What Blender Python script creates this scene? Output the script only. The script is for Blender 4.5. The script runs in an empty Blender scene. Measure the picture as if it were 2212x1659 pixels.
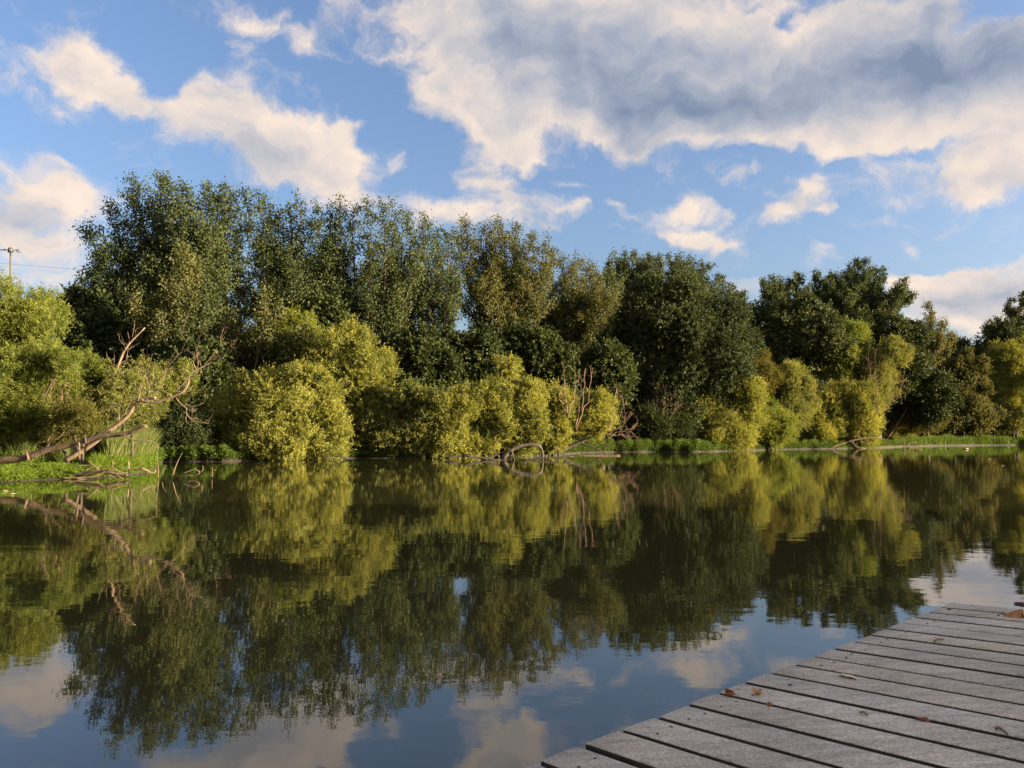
import bpy, math, random
import numpy as np
from mathutils import Vector
PI = math.pi
sc = bpy.context.scene
COL = sc.collection

# ------------------------------------------------------------------ camera and the survey of the place
CAM_H, FPX, CX, CY = 1.4, 1750.0, 1106.0, 829.5
PITCH = math.radians(3.776)
cp, sp = math.cos(PITCH), math.sin(PITCH)
SUN_AZ, SUN_EL = math.radians(99), math.radians(9.5)

def ray(px, py):
    x, y = (px - CX) / FPX, (CY - py) / FPX
    return np.array([x, cp - y * sp, sp + y * cp])
def at(px, py, Y):
    d = ray(px, py)
    return np.array([0, 0, CAM_H]) + d * (Y / d[1])
def onz(px, py, z=0.0):
    d = ray(px, py)
    return np.array([0, 0, CAM_H]) + d * ((z - CAM_H) / d[2])
def mpp(Y):
    return Y / FPX

cam = bpy.data.cameras.new('camera'); camo = bpy.data.objects.new('camera', cam); COL.objects.link(camo)
camo.location = (0, 0, CAM_H); camo.rotation_euler = (PI / 2 + PITCH, 0, 0)
cam.sensor_width = 36; cam.lens = 36 * FPX / 2212; cam.clip_end = 5000; cam.clip_start = 0.05
sc.camera = camo

# ------------------------------------------------------------------ object helpers
def tag(o, label=None, cat=None, group=None, kind=None):
    if label: o['label'] = label
    if cat: o['category'] = cat
    if group: o['group'] = group
    if kind: o['kind'] = kind
    return o
def thing(name, label, cat, loc, group=None):
    o = bpy.data.objects.new(name, None); COL.objects.link(o)
    o.empty_display_size = 0.3
    o.location = [float(v) for v in loc]
    return tag(o, label, cat, group)
def link(name, me, mat, parent=None):
    o = bpy.data.objects.new(name, me); COL.objects.link(o)
    if mat: me.materials.append(mat)
    if parent is not None:
        o.parent = parent
        o.location = [-v for v in parent.location]      # mesh data is written in world coordinates
    return o
def mesh_np(name, co, faces, smooth=False, attr=None):
    """faces: (n,k) array, all the same size"""
    me = bpy.data.meshes.new(name)
    co = np.ascontiguousarray(co, dtype=np.float32); faces = np.ascontiguousarray(faces, dtype=np.int32)
    n, k = faces.shape
    me.vertices.add(len(co)); me.vertices.foreach_set('co', co.ravel())
    me.loops.add(n * k); me.loops.foreach_set('vertex_index', faces.ravel())
    me.polygons.add(n); me.polygons.foreach_set('loop_start', np.arange(0, n * k, k, dtype=np.int32))
    if smooth: me.polygons.foreach_set('use_smooth', np.ones(n, dtype=bool))
    me.update(calc_edges=True)
    if attr is not None:
        a = me.attributes.new('tone', 'FLOAT', 'FACE'); a.data.foreach_set('value', np.ascontiguousarray(attr, dtype=np.float32))
    return me

class Tubes:
    """collects bent, tapering round limbs into one mesh"""
    def __init__(s): s.v = []; s.f = []; s.n = 0
    def add(s, pts, radii, sides=6, seed=None, wob=0.0):
        P = np.array(pts, float); R = np.array(radii, float)
        if len(R) == 2 and len(P) > 2: R = np.linspace(R[0], R[1], len(P))
        T = np.gradient(P, axis=0); T /= np.linalg.norm(T, axis=1, keepdims=True) + 1e-9
        up = np.array([0, 0, 1.0]) if abs(T[:, 2]).mean() < 0.8 else np.array([1.0, 0, 0])
        A = np.cross(T, up); A /= np.linalg.norm(A, axis=1, keepdims=True) + 1e-9
        B = np.cross(A, T)
        th = np.arange(sides) * 2 * PI / sides
        ring = np.cos(th)[None, :, None] * A[:, None] + np.sin(th)[None, :, None] * B[:, None]
        rr = R[:, None, None]
        if wob:
            g = np.random.default_rng(seed or 1)
            rr = rr * (1 + wob * g.uniform(-1, 1, (len(P), sides, 1)))
        V = (P[:, None] + ring * rr).reshape(-1, 3)
        i = np.arange(len(P) - 1)[:, None] * sides; j = np.arange(sides)[None]
        jn = (j + 1) % sides
        F = np.stack([i + j, i + jn, i + sides + jn, i + sides + j], -1).reshape(-1, 4)
        k0 = len(V)
        caps = []
        for end, base in ((0, 0), (1, (len(P) - 1) * sides)):      # closed ends
            c = P[0] if end == 0 else P[-1]
            V = np.vstack([V, c[None]]); ci = len(V) - 1
            for q in range(0, sides, 2):
                a, b, d = base + q, base + (q + 1) % sides, base + (q + 2) % sides
                caps.append([ci, d, b, a] if end == 0 else [ci, a, b, d])
        F = np.vstack([F, np.array(caps)])
        s.v.append(V); s.f.append(F + s.n); s.n += len(V)
    def mesh(s, name):
        return mesh_np(name, np.vstack(s.v), np.vstack(s.f), smooth=True)
    def build(s, name, mat, parent=None):
        return link(name, s.mesh(name), mat, parent)

def bez(a, b, c, n=7):
    t = np.linspace(0, 1, n)[:, None]
    return (1 - t) ** 2 * np.array(a) + 2 * t * (1 - t) * np.array(b) + t ** 2 * np.array(c)

def spline(pts, n=4):
    """Catmull-Rom through the points"""
    P = np.array(pts, float)
    Q = np.vstack([2 * P[0] - P[1], P, 2 * P[-1] - P[-2]])
    out = []
    for i in range(1, len(Q) - 2):
        for t in np.linspace(0, 1, n, endpoint=False):
            out.append(0.5 * ((2 * Q[i]) + (-Q[i - 1] + Q[i + 1]) * t + (2 * Q[i - 1] - 5 * Q[i] + 4 * Q[i + 1] - Q[i + 2]) * t * t
                              + (-Q[i - 1] + 3 * Q[i] - 3 * Q[i + 1] + Q[i + 2]) * t ** 3))
    out.append(P[-1])
    return np.array(out)

def unit(v): return v / (np.linalg.norm(v, axis=-1, keepdims=True) + 1e-9)

def leaf_mesh(name, C, A, L, W, g, tone, tilt=0.9, face=None):
    """one small kite-shaped blade per leaf: base C, axis A (n,3), length L, width W"""
    n = len(C)
    A = unit(A)
    N = unit(g.normal(size=(n, 3)) * tilt + (np.array([0, 0, 0.6]) if face is None else face))
    S = unit(np.cross(A, N)); N = np.cross(S, A)
    L = np.broadcast_to(L, (n,))[:, None]; W = np.broadcast_to(W, (n,))[:, None]
    mid = C + A * L * 0.42
    co = np.stack([C, mid + S * W * 0.5 + N * W * 0.18, C + A * L - N * L * 0.12, mid - S * W * 0.5 + N * W * 0.18], 1).reshape(-1, 3)
    f = np.arange(n * 4).reshape(n, 4)
    return mesh_np(name, co, f, attr=tone)

# ------------------------------------------------------------------ materials
def nodes_of(name):
    m = bpy.data.materials.new(name); m.use_nodes = True
    nt = m.node_tree; nt.nodes.clear()
    out = nt.nodes.new('ShaderNodeOutputMaterial')
    return m, nt, out
def nn(nt, t, **kw):
    n = nt.nodes.new(t)
    for k, v in kw.items():
        if k.startswith('i_'): n.inputs[int(k[2:]) if k[2:].isdigit() else k[2:]].default_value = v
        else: setattr(n, k, v)
    return n

def leaf_mat(name, dark, light, trans=0.35, tcol=None, rough=0.62, spec=0.16):
    m, nt, out = nodes_of(name)
    at_ = nn(nt, 'ShaderNodeAttribute', attribute_name='tone')
    mix = nn(nt, 'ShaderNodeMix', data_type='RGBA'); mix.inputs[6].default_value = (*dark, 1); mix.inputs[7].default_value = (*light, 1)
    nt.links.new(at_.outputs['Fac'], mix.inputs[0])
    p = nn(nt, 'ShaderNodeBsdfPrincipled'); p.inputs['Roughness'].default_value = rough; p.inputs['Specular IOR Level'].default_value = spec
    nt.links.new(mix.outputs[2], p.inputs['Base Color'])
    t = nn(nt, 'ShaderNodeBsdfTranslucent')
    tm = nn(nt, 'ShaderNodeMix', data_type='RGBA', blend_type='MULTIPLY'); tm.inputs[0].default_value = 1
    tm.inputs[7].default_value = (*(tcol or (1.3, 1.2, 0.5)), 1)
    nt.links.new(mix.outputs[2], tm.inputs[6]); nt.links.new(tm.outputs[2], t.inputs['Color'])
    ms = nn(nt, 'ShaderNodeMixShader'); ms.inputs[0].default_value = trans
    nt.links.new(p.outputs[0], ms.inputs[1]); nt.links.new(t.outputs[0], ms.inputs[2]); nt.links.new(ms.outputs[0], out.inputs[0])
    return m

def bark_mat(name, a, b, scale=6, stretch=(1, 1, 0.25), rough=0.85, bump=0.4):
    m, nt, out = nodes_of(name)
    tc = nn(nt, 'ShaderNodeTexCoord'); mp = nn(nt, 'ShaderNodeMapping'); mp.inputs['Scale'].default_value = stretch
    nt.links.new(tc.outputs['Object'], mp.inputs[0])
    no = nn(nt, 'ShaderNodeTexNoise'); no.inputs['Scale'].default_value = scale; no.inputs['Detail'].default_value = 8; no.inputs['Roughness'].default_value = 0.65
    nt.links.new(mp.outputs[0], no.inputs['Vector'])
    cr = nn(nt, 'ShaderNodeValToRGB'); cr.color_ramp.elements[0].position = 0.32; cr.color_ramp.elements[1].position = 0.68
    cr.color_ramp.elements[0].color = (*a, 1); cr.color_ramp.elements[1].color = (*b, 1)
    nt.links.new(no.outputs['Fac'], cr.inputs[0])
    p = nn(nt, 'ShaderNodeBsdfPrincipled'); p.inputs['Roughness'].default_value = rough
    nt.links.new(cr.outputs[0], p.inputs['Base Color'])
    bp = nn(nt, 'ShaderNodeBump'); bp.inputs['Strength'].default_value = bump; bp.inputs['Distance'].default_value = 0.02
    nt.links.new(no.outputs['Fac'], bp.inputs['Height']); nt.links.new(bp.outputs[0], p.inputs['Normal'])
    nt.links.new(p.outputs[0], out.inputs[0])
    return m

M = {}
M['cotton'] = leaf_mat('cottonwood_leaf', (0.025, 0.045, 0.018), (0.096, 0.117, 0.045), 0.28, (1.4, 1.2, 0.45))
M['cotton_gold'] = leaf_mat('cottonwood_leaf_olive', (0.038, 0.056, 0.020), (0.134, 0.138, 0.050), 0.32, (1.5, 1.2, 0.45))
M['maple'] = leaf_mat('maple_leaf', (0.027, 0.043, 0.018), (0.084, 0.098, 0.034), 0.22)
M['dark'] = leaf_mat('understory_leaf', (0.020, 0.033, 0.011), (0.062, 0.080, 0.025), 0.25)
M['willow'] = leaf_mat('willow_leaf', (0.088, 0.112, 0.030), (0.312, 0.322, 0.085), 0.40, (1.5, 1.3, 0.4))
M['willow_green'] = leaf_mat('green_willow_leaf', (0.074, 0.104, 0.022), (0.215, 0.240, 0.056), 0.42, (1.4, 1.35, 0.4))
M['willow_grey'] = leaf_mat('grey_willow_leaf', (0.078, 0.105, 0.038), (0.225, 0.240, 0.072), 0.40, (1.5, 1.25, 0.4))
M['olive'] = leaf_mat('olive_shrub_leaf', (0.055, 0.065, 0.018), (0.150, 0.145, 0.035), 0.38, (1.5, 1.2, 0.4))
M['grass'] = leaf_mat('bank_grass', (0.055, 0.110, 0.012), (0.170, 0.230, 0.030), 0.40, (1.3, 1.3, 0.4))
M['bank_green'] = leaf_mat('bank_plant_leaf', (0.035, 0.070, 0.012), (0.100, 0.140, 0.026), 0.35, (1.3, 1.3, 0.4))  # leaf colour lowered to carry the shade on the right bank
M['reed'] = leaf_mat('reed_blade', (0.060, 0.095, 0.025), (0.180, 0.200, 0.070), 0.35, (1.3, 1.2, 0.5))
M['bark'] = bark_mat('grey_brown_bark', (0.022, 0.017, 0.013), (0.085, 0.070, 0.052))
M['deadwood'] = bark_mat('bleached_dead_wood', (0.085, 0.056, 0.034), (0.28, 0.205, 0.135), 5)
M['rottenbark'] = bark_mat('flaking_dead_bark', (0.022, 0.015, 0.010), (0.17, 0.115, 0.070), 7, bump=0.9)
M['twig'] = bark_mat('brown_twig', (0.10, 0.06, 0.04), (0.26, 0.17, 0.11), 6)

# ------------------------------------------------------------------ plants
def tree_obj(name, label, cat, group, base, crown_me, limb_tubes, leafm, barkm=None):
    t = thing(name, label, cat, base, group)
    limb_tubes.build('trunk', barkm or M['bark'], t)
    link('crown', crown_me, leafm, t)
    return t

def cottonwood(label, base, forkz, plumes, seed, mat='cotton', group='tall cottonwoods along the wooded bank', dens=1.0, leaf=0.165,
               trunk_r=0.32, cat='tree', name='cottonwood_tree', fork=None, lowleaf=0.30):
    """trunk, a limb up to each leafy plume, side twigs that rise, leaves in loose clumps on them.
    plumes: (top point, radius)"""
    g = np.random.default_rng(seed)
    base = np.array(base, float)
    fk = base + np.array([g.normal() * .3, g.normal() * .3, forkz]) if fork is None else np.array(fork, float)
    tb = Tubes()
    tb.add(bez(base - [0, 0, .3], (base + fk) / 2 + g.normal(size=3) * [.25, .25, 0], fk, 6), [trunk_r * 1.25, trunk_r * .8], 8, seed, .08)
    C, A, T, NB = [], [], [], []
    allp = [(np.array(t_, float), r_ * 1.42) for t_, r_ in plumes]
    for t_, r_ in list(allp):                          # lower side limbs
        f_ = g.uniform(.50, .74)
        lp_ = fk + (t_ - fk) * f_ + np.array([g.normal() * 1.5, g.normal() * 1.2, g.uniform(-.5, .8)])
        allp.append((lp_, r_ * g.uniform(.9, 1.2)))
    for top, R in allp:
        top = np.array(top, float); H = top - fk
        ctl = fk + np.array([H[0] * .62, H[1] * .62, H[2] * .38]) + g.normal(size=3) * .35
        limb = bez(fk, ctl, top, 15)
        limb[2:-1] += g.normal(size=(12, 3)) * .09
        r0 = trunk_r * g.uniform(.42, .62)
        tb.add(limb, np.linspace(r0, .025, 15), 6, seed, .05)
        ln = np.linalg.norm(H)
        nb = int(ln * 3.5 * dens)
        ptone = g.uniform(.25, .6)
        for k in range(nb):
            t = lowleaf + (1 - lowleaf) * (k + g.uniform()) / nb
            u = (t - lowleaf) / (1 - lowleaf)
            prof = (0.42 + 1.5 * u) if u < .38 else 1.0 - .80 * ((u - .38) / .62) ** 1.4
            i = min(int(t * 14), 13); p = limb[i] + (limb[i + 1] - limb[i]) * (t * 14 - i)
            az = g.uniform(0, 2 * PI); rise = g.uniform(.35, 1.1)
            d = unit(np.array([math.cos(az), math.sin(az), rise]))
            bl = R * prof * g.uniform(.55, 1.15)
            q = bez(p, p + d * bl * .55, p + d * bl + np.array([0, 0, .18 * bl]), 5)
            if bl > .5: tb.add(q, np.linspace(.012 + .012 * bl, .008, 5), 4)
            nc = max(2, int(bl * 3.0))
            for c in range(nc):
                s = .28 + .75 * (c + g.uniform()) / nc
                cc = p + d * bl * s + np.array([0, 0, .18 * bl * s * s]) + g.normal(size=3) * .16
                m = int(g.integers(19, 36))
                sig = g.uniform(.15, .30)
                C.append(cc + g.normal(size=(m, 3)) * [sig, sig, sig * 1.2]); NB.append(np.repeat((d * .5 + [0, 0, .25])[None], m, 0)); A.append(g.normal(size=(m, 3)) + [0, 0, -.35])
                T.append(np.clip(ptone + g.normal() * .16 + g.normal(size=m) * .22, 0, 1))
    C = np.vstack(C); A = np.vstack(A); T = np.concatenate(T)
    n = len(C)
    me = leaf_mesh('crown', C, A, leaf * g.uniform(.75, 1.2, n), leaf * g.uniform(.7, 1.0, n), g, T, .85, np.vstack(NB))
    return tree_obj(name, label, cat, group, base, me, tb, M[mat])

def bushy(name, label, cat, group, base, lobes, seed, mat='willow', leaf=(0.17, 0.05), dens=1.0, stems=None, shoot=.75, up=.55,
          sub=9, barkm=None, droop=0.0, pale_tips=.25, depthf=.8, leafn=13):
    """stems fork from the base into every lobe of the crown; each lobe is a cluster of smaller tufts of leafy shoots.
    lobes: (centre, rx, rz)"""
    g = np.random.default_rng(seed)
    base = np.array(base, float)
    tb = Tubes()
    C, A, T, NB = [], [], [], []
    full = [(np.array(c, float), rx, rz, True) for c, rx, rz in lobes]
    for i in range(len(lobes)):                       # tufts that bridge neighbouring lobes
        ds = sorted((np.linalg.norm(full[i][0] - full[j][0]), j) for j in range(len(lobes)) if j != i)[:2]
        for d_, j in ds:
            if d_ < 2.2 * (full[i][1] + full[j][1]):
                f_ = g.uniform(.4, .6)
                full.append((full[i][0] * f_ + full[j][0] * (1 - f_) + g.normal(size=3) * .12 * full[i][1], (full[i][1] + full[j][1]) * .40, (full[i][2] + full[j][2]) * .40, False))
    for li, (c, rx, rz, prim) in enumerate(full):
        ry = rx * depthf
        R = np.array([rx, ry, rz])
        if stems is None and prim:
            b0 = base + g.normal(size=3) * [.18, .18, 0]
            ctl = np.array([b0[0] * .55 + c[0] * .45, b0[1] * .55 + c[1] * .45, b0[2] * .35 + c[2] * .65]) + g.normal(size=3) * .12 * rx
            tb.add(bez(b0 - [0, 0, .25], ctl, c + [0, 0, .2 * rz], 8), np.linspace(.045 + .035 * rx, .02, 8), 6, seed, .06)
        ltone = g.uniform(.30, .62)
        # tufts over the lobe, plus a core tuft
        dirs = unit(g.normal(size=(sub + 3, 3)) + [0, 0, .25])
        cent = [(c, R * .55, 0)]
        for d in dirs[:sub + 3 if prim else sub // 2]:
            q = g.uniform(.20, .56)
            cent.append((c + d * R * (1.06 - q * g.uniform(.45, 1.0)), R.mean() * q * np.array([1, 1, g.uniform(.8, 1.35)]), 1))
        for cc, RR, outer in cent:
            area = 4 * PI * ((RR[0] * RR[1]) + (RR[0] * RR[2]) + (RR[1] * RR[2])) / 3
            ns = max(8, int(area * 13.0 * dens))
            d = unit(g.normal(size=(ns, 3)) + [0, 0, .2])
            ph = g.uniform(0, 6.28, 6); fr = g.normal(size=(6, 3)) * 2.6
            bump = 1 + .16 * np.sin(d @ fr.T + ph).sum(1) / 1.7
            st = cc + d * RR * (g.uniform(.45, .95, (ns, 1)) * bump[:, None])
            outd = unit(d * (1 / RR) * RR.mean())
            dv = unit(outd + np.array([0, 0, up]) + g.normal(size=(ns, 3)) * .38)
            ln = shoot * g.uniform(.35, 1.0, ns) * min(1.0, .45 + .55 * RR.mean()) * np.where(g.uniform(size=ns) < .09, g.uniform(1.5, 2.3, ns), 1.0)
            k = np.linspace(.05, 1, leafn)
            pos = st[:, None] + dv[:, None] * (ln[:, None] * k)[..., None]
            pos[..., 2] -= droop * (ln[:, None] * k) ** 2
            pos += g.normal(size=pos.shape) * .035
            ax = dv[:, None] * .8 + g.normal(size=pos.shape) * .75
            ax[..., 2] -= droop * .6
            tt = np.clip(ltone + g.normal() * .15 + g.normal(size=(ns, 1)) * .12 + pale_tips * (k[None] - .5) + g.normal(size=pos.shape[:2]) * .14, 0, 1)  # leaf tone gets lighter towards the shoot tips
            C.append(pos.reshape(-1, 3)); A.append(ax.reshape(-1, 3)); T.append(tt.ravel()); NB.append(np.repeat(outd * .55 + [0, 0, .35], leafn, 0))
            if outer and stems is None:
                tb.add(bez(c, (c + cc) / 2 + g.normal(size=3) * .1, cc, 4), [.02 + .008 * rx, .008], 4)
    if stems is not None:
        for pts, r0, r1 in stems: tb.add(spline(pts, 4), [r0, r1], 7, seed, .08)
    C = np.vstack(C); A = np.vstack(A); T = np.concatenate(T); n = len(C)
    me = leaf_mesh('crown', C, A, leaf[0] * g.uniform(.7, 1.25, n), leaf[1] * g.uniform(.8, 1.2, n), g, T, .65, np.vstack(NB))
    return tree_obj(name, label, cat, group, base, me, tb, M[mat], barkm)

def L(Y, *lobes, sc=1.22):
    """lobes surveyed as bearing, height and radii at distance Y"""
    out = []
    for i, (px, py, rx, ry) in enumerate(lobes):
        Yi = Y + ((i * 37) % 11 - 5) * .14
        out.append((at(px, py, Yi), rx * mpp(Y) * sc, ry * mpp(Y) * sc * .95))
    return out
def plumes(Y, R, *tops):
    out = []
    for i, (px, py) in enumerate(tops):
        out.append((at(px, py, Y + ((i * 29) % 9 - 4) * .45), R * (1 + .12 * (((i * 13) % 5) - 2))))
    return out
def G(px, Y, z=.45):
    """a foot on the bank at bearing px and distance Y"""
    return np.array([(px - CX) / FPX * Y, Y, z])

exec_parts = []
# ================================================================== GROUND AND WATER
SHORE = [(-420, 1052), (-150, 1046), (0, 1041), (90, 1037), (180, 1034), (270, 1027), (320, 1019), (334, 1012), (344, 1000), (352, 997.5),
         (420, 997), (480, 997), (560, 995), (640, 993), (760, 990), (900, 989.5), (1050, 988.5), (1180, 985), (1240, 979.5), (1330, 977), (1430, 976), (1500, 976.5),
         (1600, 974), (1700, 971), (1800, 969.5), (1900, 967.5), (1960, 964.5), (2060, 962.8), (2212, 961.5), (2400, 962)]
sh = np.array([onz(px, py)[:2] for px, py in SHORE])
s_az = np.arctan2(sh[:, 0], sh[:, 1]); s_r = np.hypot(sh[:, 0], sh[:, 1])
# the rest of the pond's rim, beyond both sides of the view and behind the camera
xaz = np.concatenate([[-PI, -2.4, -1.5, -1.0], s_az, [.70, .80, 1.0, 1.16, 1.45, 1.9, 2.5, PI]])
xr = np.concatenate([[9, 10, 18, 24], s_r, [88, 66, 50, 42, 34, 20, 10, 9]])
NAZ = 1100
fine = np.linspace(s_az[4], s_az[11], 260)
AZ = np.unique(np.concatenate([np.linspace(-PI, PI, NAZ, endpoint=False), fine]))
gs = np.random.default_rng(5)
SR = np.interp(AZ, xaz, xr)
wob = sum(np.sin(AZ * f + p) * a for f, p, a in ((61, 1, .006), (143, 2, .004), (307, .5, .003)))
SR = SR * (1 + wob * .7)
def shore_r(az): return np.interp(az, AZ, SR)
OFFS = [-40, -6, -1.5, -.4, -.08, .12, .5, 1.5, 4, 9, 18, 40, 110, 400, 1800]
ZS = [-1.8, -1.1, -.5, -.12, -.02, .10, .22, .34, .42, .5, .6, .8, 1.0, 1.2, 1.5]
co = []
for o, z in zip(OFFS, ZS):
    r = np.maximum(SR + o, .6 + (o + 40) * .004)
    zz = z + (gs.normal(size=len(AZ)) * .03 if -.3 < z < .9 and z != -.02 else 0)
    co.append(np.stack([r * np.sin(AZ), r * np.cos(AZ), np.broadcast_to(zz, AZ.shape)], 1))
n = len(AZ); m_ = len(OFFS)
i = np.arange(m_ - 1)[:, None] * n; j = np.arange(n)[None]; jn = (j + 1) % n
F = np.stack([i + j, i + n + j, i + n + jn, i + jn], -1).reshape(-1, 4)
def ground_mat():
    m, nt, out = nodes_of('bank_soil')
    tc = nn(nt, 'ShaderNodeTexCoord')
    no = nn(nt, 'ShaderNodeTexNoise'); no.inputs['Scale'].default_value = 1.3; no.inputs['Detail'].default_value = 10
    nt.links.new(tc.outputs['Object'], no.inputs['Vector'])
    cr = nn(nt, 'ShaderNodeValToRGB')
    cr.color_ramp.elements[0].position = .35; cr.color_ramp.elements[0].color = (.010, .008, .006, 1)
    cr.color_ramp.elements[1].position = .7; cr.color_ramp.elements[1].color = (.030, .026, .016, 1)
    nt.links.new(no.outputs['Fac'], cr.inputs[0])
    p = nn(nt, 'ShaderNodeBsdfPrincipled'); p.inputs['Roughness'].default_value = .9
    nt.links.new(cr.outputs[0], p.inputs['Base Color'])
    bp = nn(nt, 'ShaderNodeBump'); bp.inputs['Distance'].default_value = .08; bp.inputs['Strength'].default_value = .6
    nt.links.new(no.outputs['Fac'], bp.inputs['Height']); nt.links.new(bp.outputs[0], p.inputs['Normal'])
    nt.links.new(p.outputs[0], out.inputs[0]); return m
tag(link('ground', mesh_np('ground', np.vstack(co), F, smooth=True), ground_mat()), 'dark soil bank around the pond', None, None, 'structure')

def water_mat():
    m, nt, out = nodes_of('pond_water')
    tc = nn(nt, 'ShaderNodeTexCoord')
    h = None
    for sc_, det, amp, st in ((1.1, 3, .55, (.55, 1, 1)), (4.2, 3, .16, (.6, 1, 1)), (15.0, 2, .018, (.8, 1, 1))):
        mp = nn(nt, 'ShaderNodeMapping'); mp.inputs['Scale'].default_value = st; mp.inputs['Rotation'].default_value = (0, 0, .25)
        nt.links.new(tc.outputs['Object'], mp.inputs[0])
        no = nn(nt, 'ShaderNodeTexNoise'); no.inputs['Scale'].default_value = sc_; no.inputs['Detail'].default_value = det
        nt.links.new(mp.outputs[0], no.inputs['Vector'])
        mu = nn(nt, 'ShaderNodeMath', operation='MULTIPLY_ADD'); mu.inputs[1].default_value = amp
        nt.links.new(no.outputs['Fac'], mu.inputs[0])
        if h is not None: nt.links.new(h.outputs[0], mu.inputs[2])
        else: mu.inputs[2].default_value = 0
        h = mu
    # calm and breezy patches
    pn = nn(nt, 'ShaderNodeTexNoise'); pn.inputs['Scale'].default_value = .09; pn.inputs['Detail'].default_value = 3
    nt.links.new(tc.outputs['Object'], pn.inputs['Vector'])
    pr = nn(nt, 'ShaderNodeMapRange'); pr.inputs[1].default_value = .35; pr.inputs[2].default_value = .65; pr.inputs[3].default_value = .35; pr.inputs[4].default_value = 1.0
    nt.links.new(pn.outputs['Fac'], pr.inputs[0])
    bp = nn(nt, 'ShaderNodeBump'); bp.inputs['Distance'].default_value = .007
    nt.links.new(pr.outputs[0], bp.inputs['Strength'])
    nt.links.new(h.outputs[0], bp.inputs['Height'])
    p = nn(nt, 'ShaderNodeBsdfPrincipled')
    p.inputs['Base Color'].default_value = (.031, .030, .012, 1); p.inputs['Roughness'].default_value = .015; p.inputs['IOR'].default_value = 1.72
    nt.links.new(bp.outputs[0], p.inputs['Normal']); nt.links.new(p.outputs[0], out.inputs[0]); return m
wr = 330.0
wa = np.linspace(0, 2 * PI, 96, endpoint=False)
wc = np.vstack([np.stack([wr * np.cos(wa), wr * np.sin(wa) , 0 * wa], 1)])
wme = bpy.data.meshes.new('water'); wme.from_pydata(wc.tolist(), [], [list(range(96))]); wme.update()
tag(link('water', wme, water_mat()), 'still olive pond water mirroring the trees', None, None, 'structure')

# ================================================================== WOODS
TC = 'tall cottonwoods along the wooded bank'
def cw(label, px, Y, fork_px, R, tops, seed, **k):
    fk = at(fork_px[0], fork_px[1], Y)
    return cottonwood(label, G(px, Y), 0, plumes(Y, R, *tops), seed, fork=fk, **k)
cw('broad dark cottonwood at the left end of the tall row, highest crown', 400, 62, (410, 820), 1.75,
   [(172, 600), (190, 498), (232, 442), (288, 388), (345, 383), (402, 404), (440, 398), (480, 406), (505, 418), (365, 395), (300, 500), (220, 560), (400, 520), (340, 600), (180, 660), (260, 690)], 11, trunk_r=.45, dens=1.1)
cw('dark cottonwood with slanting bare limbs, right beside the broadest one', 640, 65, (645, 790), 1.35,
   [(524, 412), (558, 426), (602, 452), (628, 452), (580, 445), (560, 530), (510, 600)], 12, dens=.82)
cw('narrow forked cottonwood above the yellow tall willow', 680, 66, (678, 800), 1.4, [(650, 434), (692, 446), (714, 452), (640, 540), (700, 560)], 13, dens=.82)
cw('slim upright cottonwood with a single spire top', 760, 67, (760, 800), 1.35, [(737, 430), (765, 448), (725, 560)], 14, dens=.82)
cw('full cottonwood spire right of the slim one', 815, 67, (812, 800), 1.45, [(792, 434), (832, 436), (856, 458), (800, 540), (850, 560)], 15, dens=.82)
cw('thin-leaved cottonwood with sky showing through and a leaning bare limb', 965, 70, (962, 790), 1.25, [(880, 465), (912, 474), (945, 496), (968, 505), (890, 580)], 16, lowleaf=.45, dens=.75)
cw('wide fan-shaped cottonwood above the middle bushes', 1090, 76, (1088, 760), 1.6, [(985, 500), (1003, 472), (1046, 488), (1086, 481), (1114, 484), (1152, 508), (1178, 522), (1198, 540), (1160, 600), (1020, 600), (1065, 486)], 17, mat='cotton_gold', trunk_r=.4, dens=.85)
cw('golden-leaved cottonwood left of the round maple', 1235, 84, (1232, 790), 1.6, [(1216, 556), (1240, 558), (1272, 566), (1294, 586), (1220, 640), (1275, 660)], 18, mat='cotton_gold')
cw('dense cottonwood behind the left half of the round maple', 1370, 102, (1370, 760), 2.0, [(1308, 566), (1330, 556), (1347, 548), (1376, 548), (1402, 552), (1426, 554), (1330, 640)], 19, leaf=.21)
cw('dense sloping cottonwood behind the right half of the round maple', 1510, 106, (1508, 770), 2.0, [(1446, 556), (1466, 558), (1490, 562), (1525, 574), (1556, 600), (1580, 618), (1600, 636)], 20, leaf=.21)
cw('small dark cottonwood right of the gap beside the round maple', 1690, 128, (1690, 770), 2.0, [(1650, 604), (1668, 600), (1684, 606), (1726, 594), (1705, 604), (1640, 670)], 21, leaf=.24)
cw('broad spreading cottonwood, highest in the right part of the bank', 1845, 130, (1842, 745), 2.5, [(1760, 590), (1798, 596), (1836, 578), (1868, 566), (1905, 584), (1958, 604), (1965, 640), (1790, 650), (1900, 640)], 22, leaf=.24, trunk_r=.45)
cw('sunlit cottonwood with pointed top beside the open sky gap', 2000, 138, (2000, 800), 2.0, [(2005, 654), (2038, 694), (2062, 722), (1980, 720), (2015, 760)], 23, leaf=.23, mat='cotton_gold', lowleaf=.12)
cw('dark cottonwood at the right edge beyond the sky gap', 2190, 162, (2190, 800), 2.4, [(2132, 698), (2156, 690), (2184, 648), (2214, 632), (2250, 640)], 24, leaf=.28, lowleaf=.15)
cw('young yellow-green poplar lit by the sun before the dark cottonwoods', 560, 57, (545, 830), .75, [(575, 622), (600, 660), (492, 676), (478, 700), (540, 720)], 25, mat='cotton_gold', group='young poplars', trunk_r=.14, lowleaf=.45, name='poplar_tree')
cw('small sunlit poplar under the broad dark cottonwood', 330, 56, (335, 800), .8, [(278, 640), (400, 540), (425, 560), (390, 620)], 26, mat='cotton_gold', group='young poplars', trunk_r=.14, lowleaf=.55, name='poplar_tree')

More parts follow.
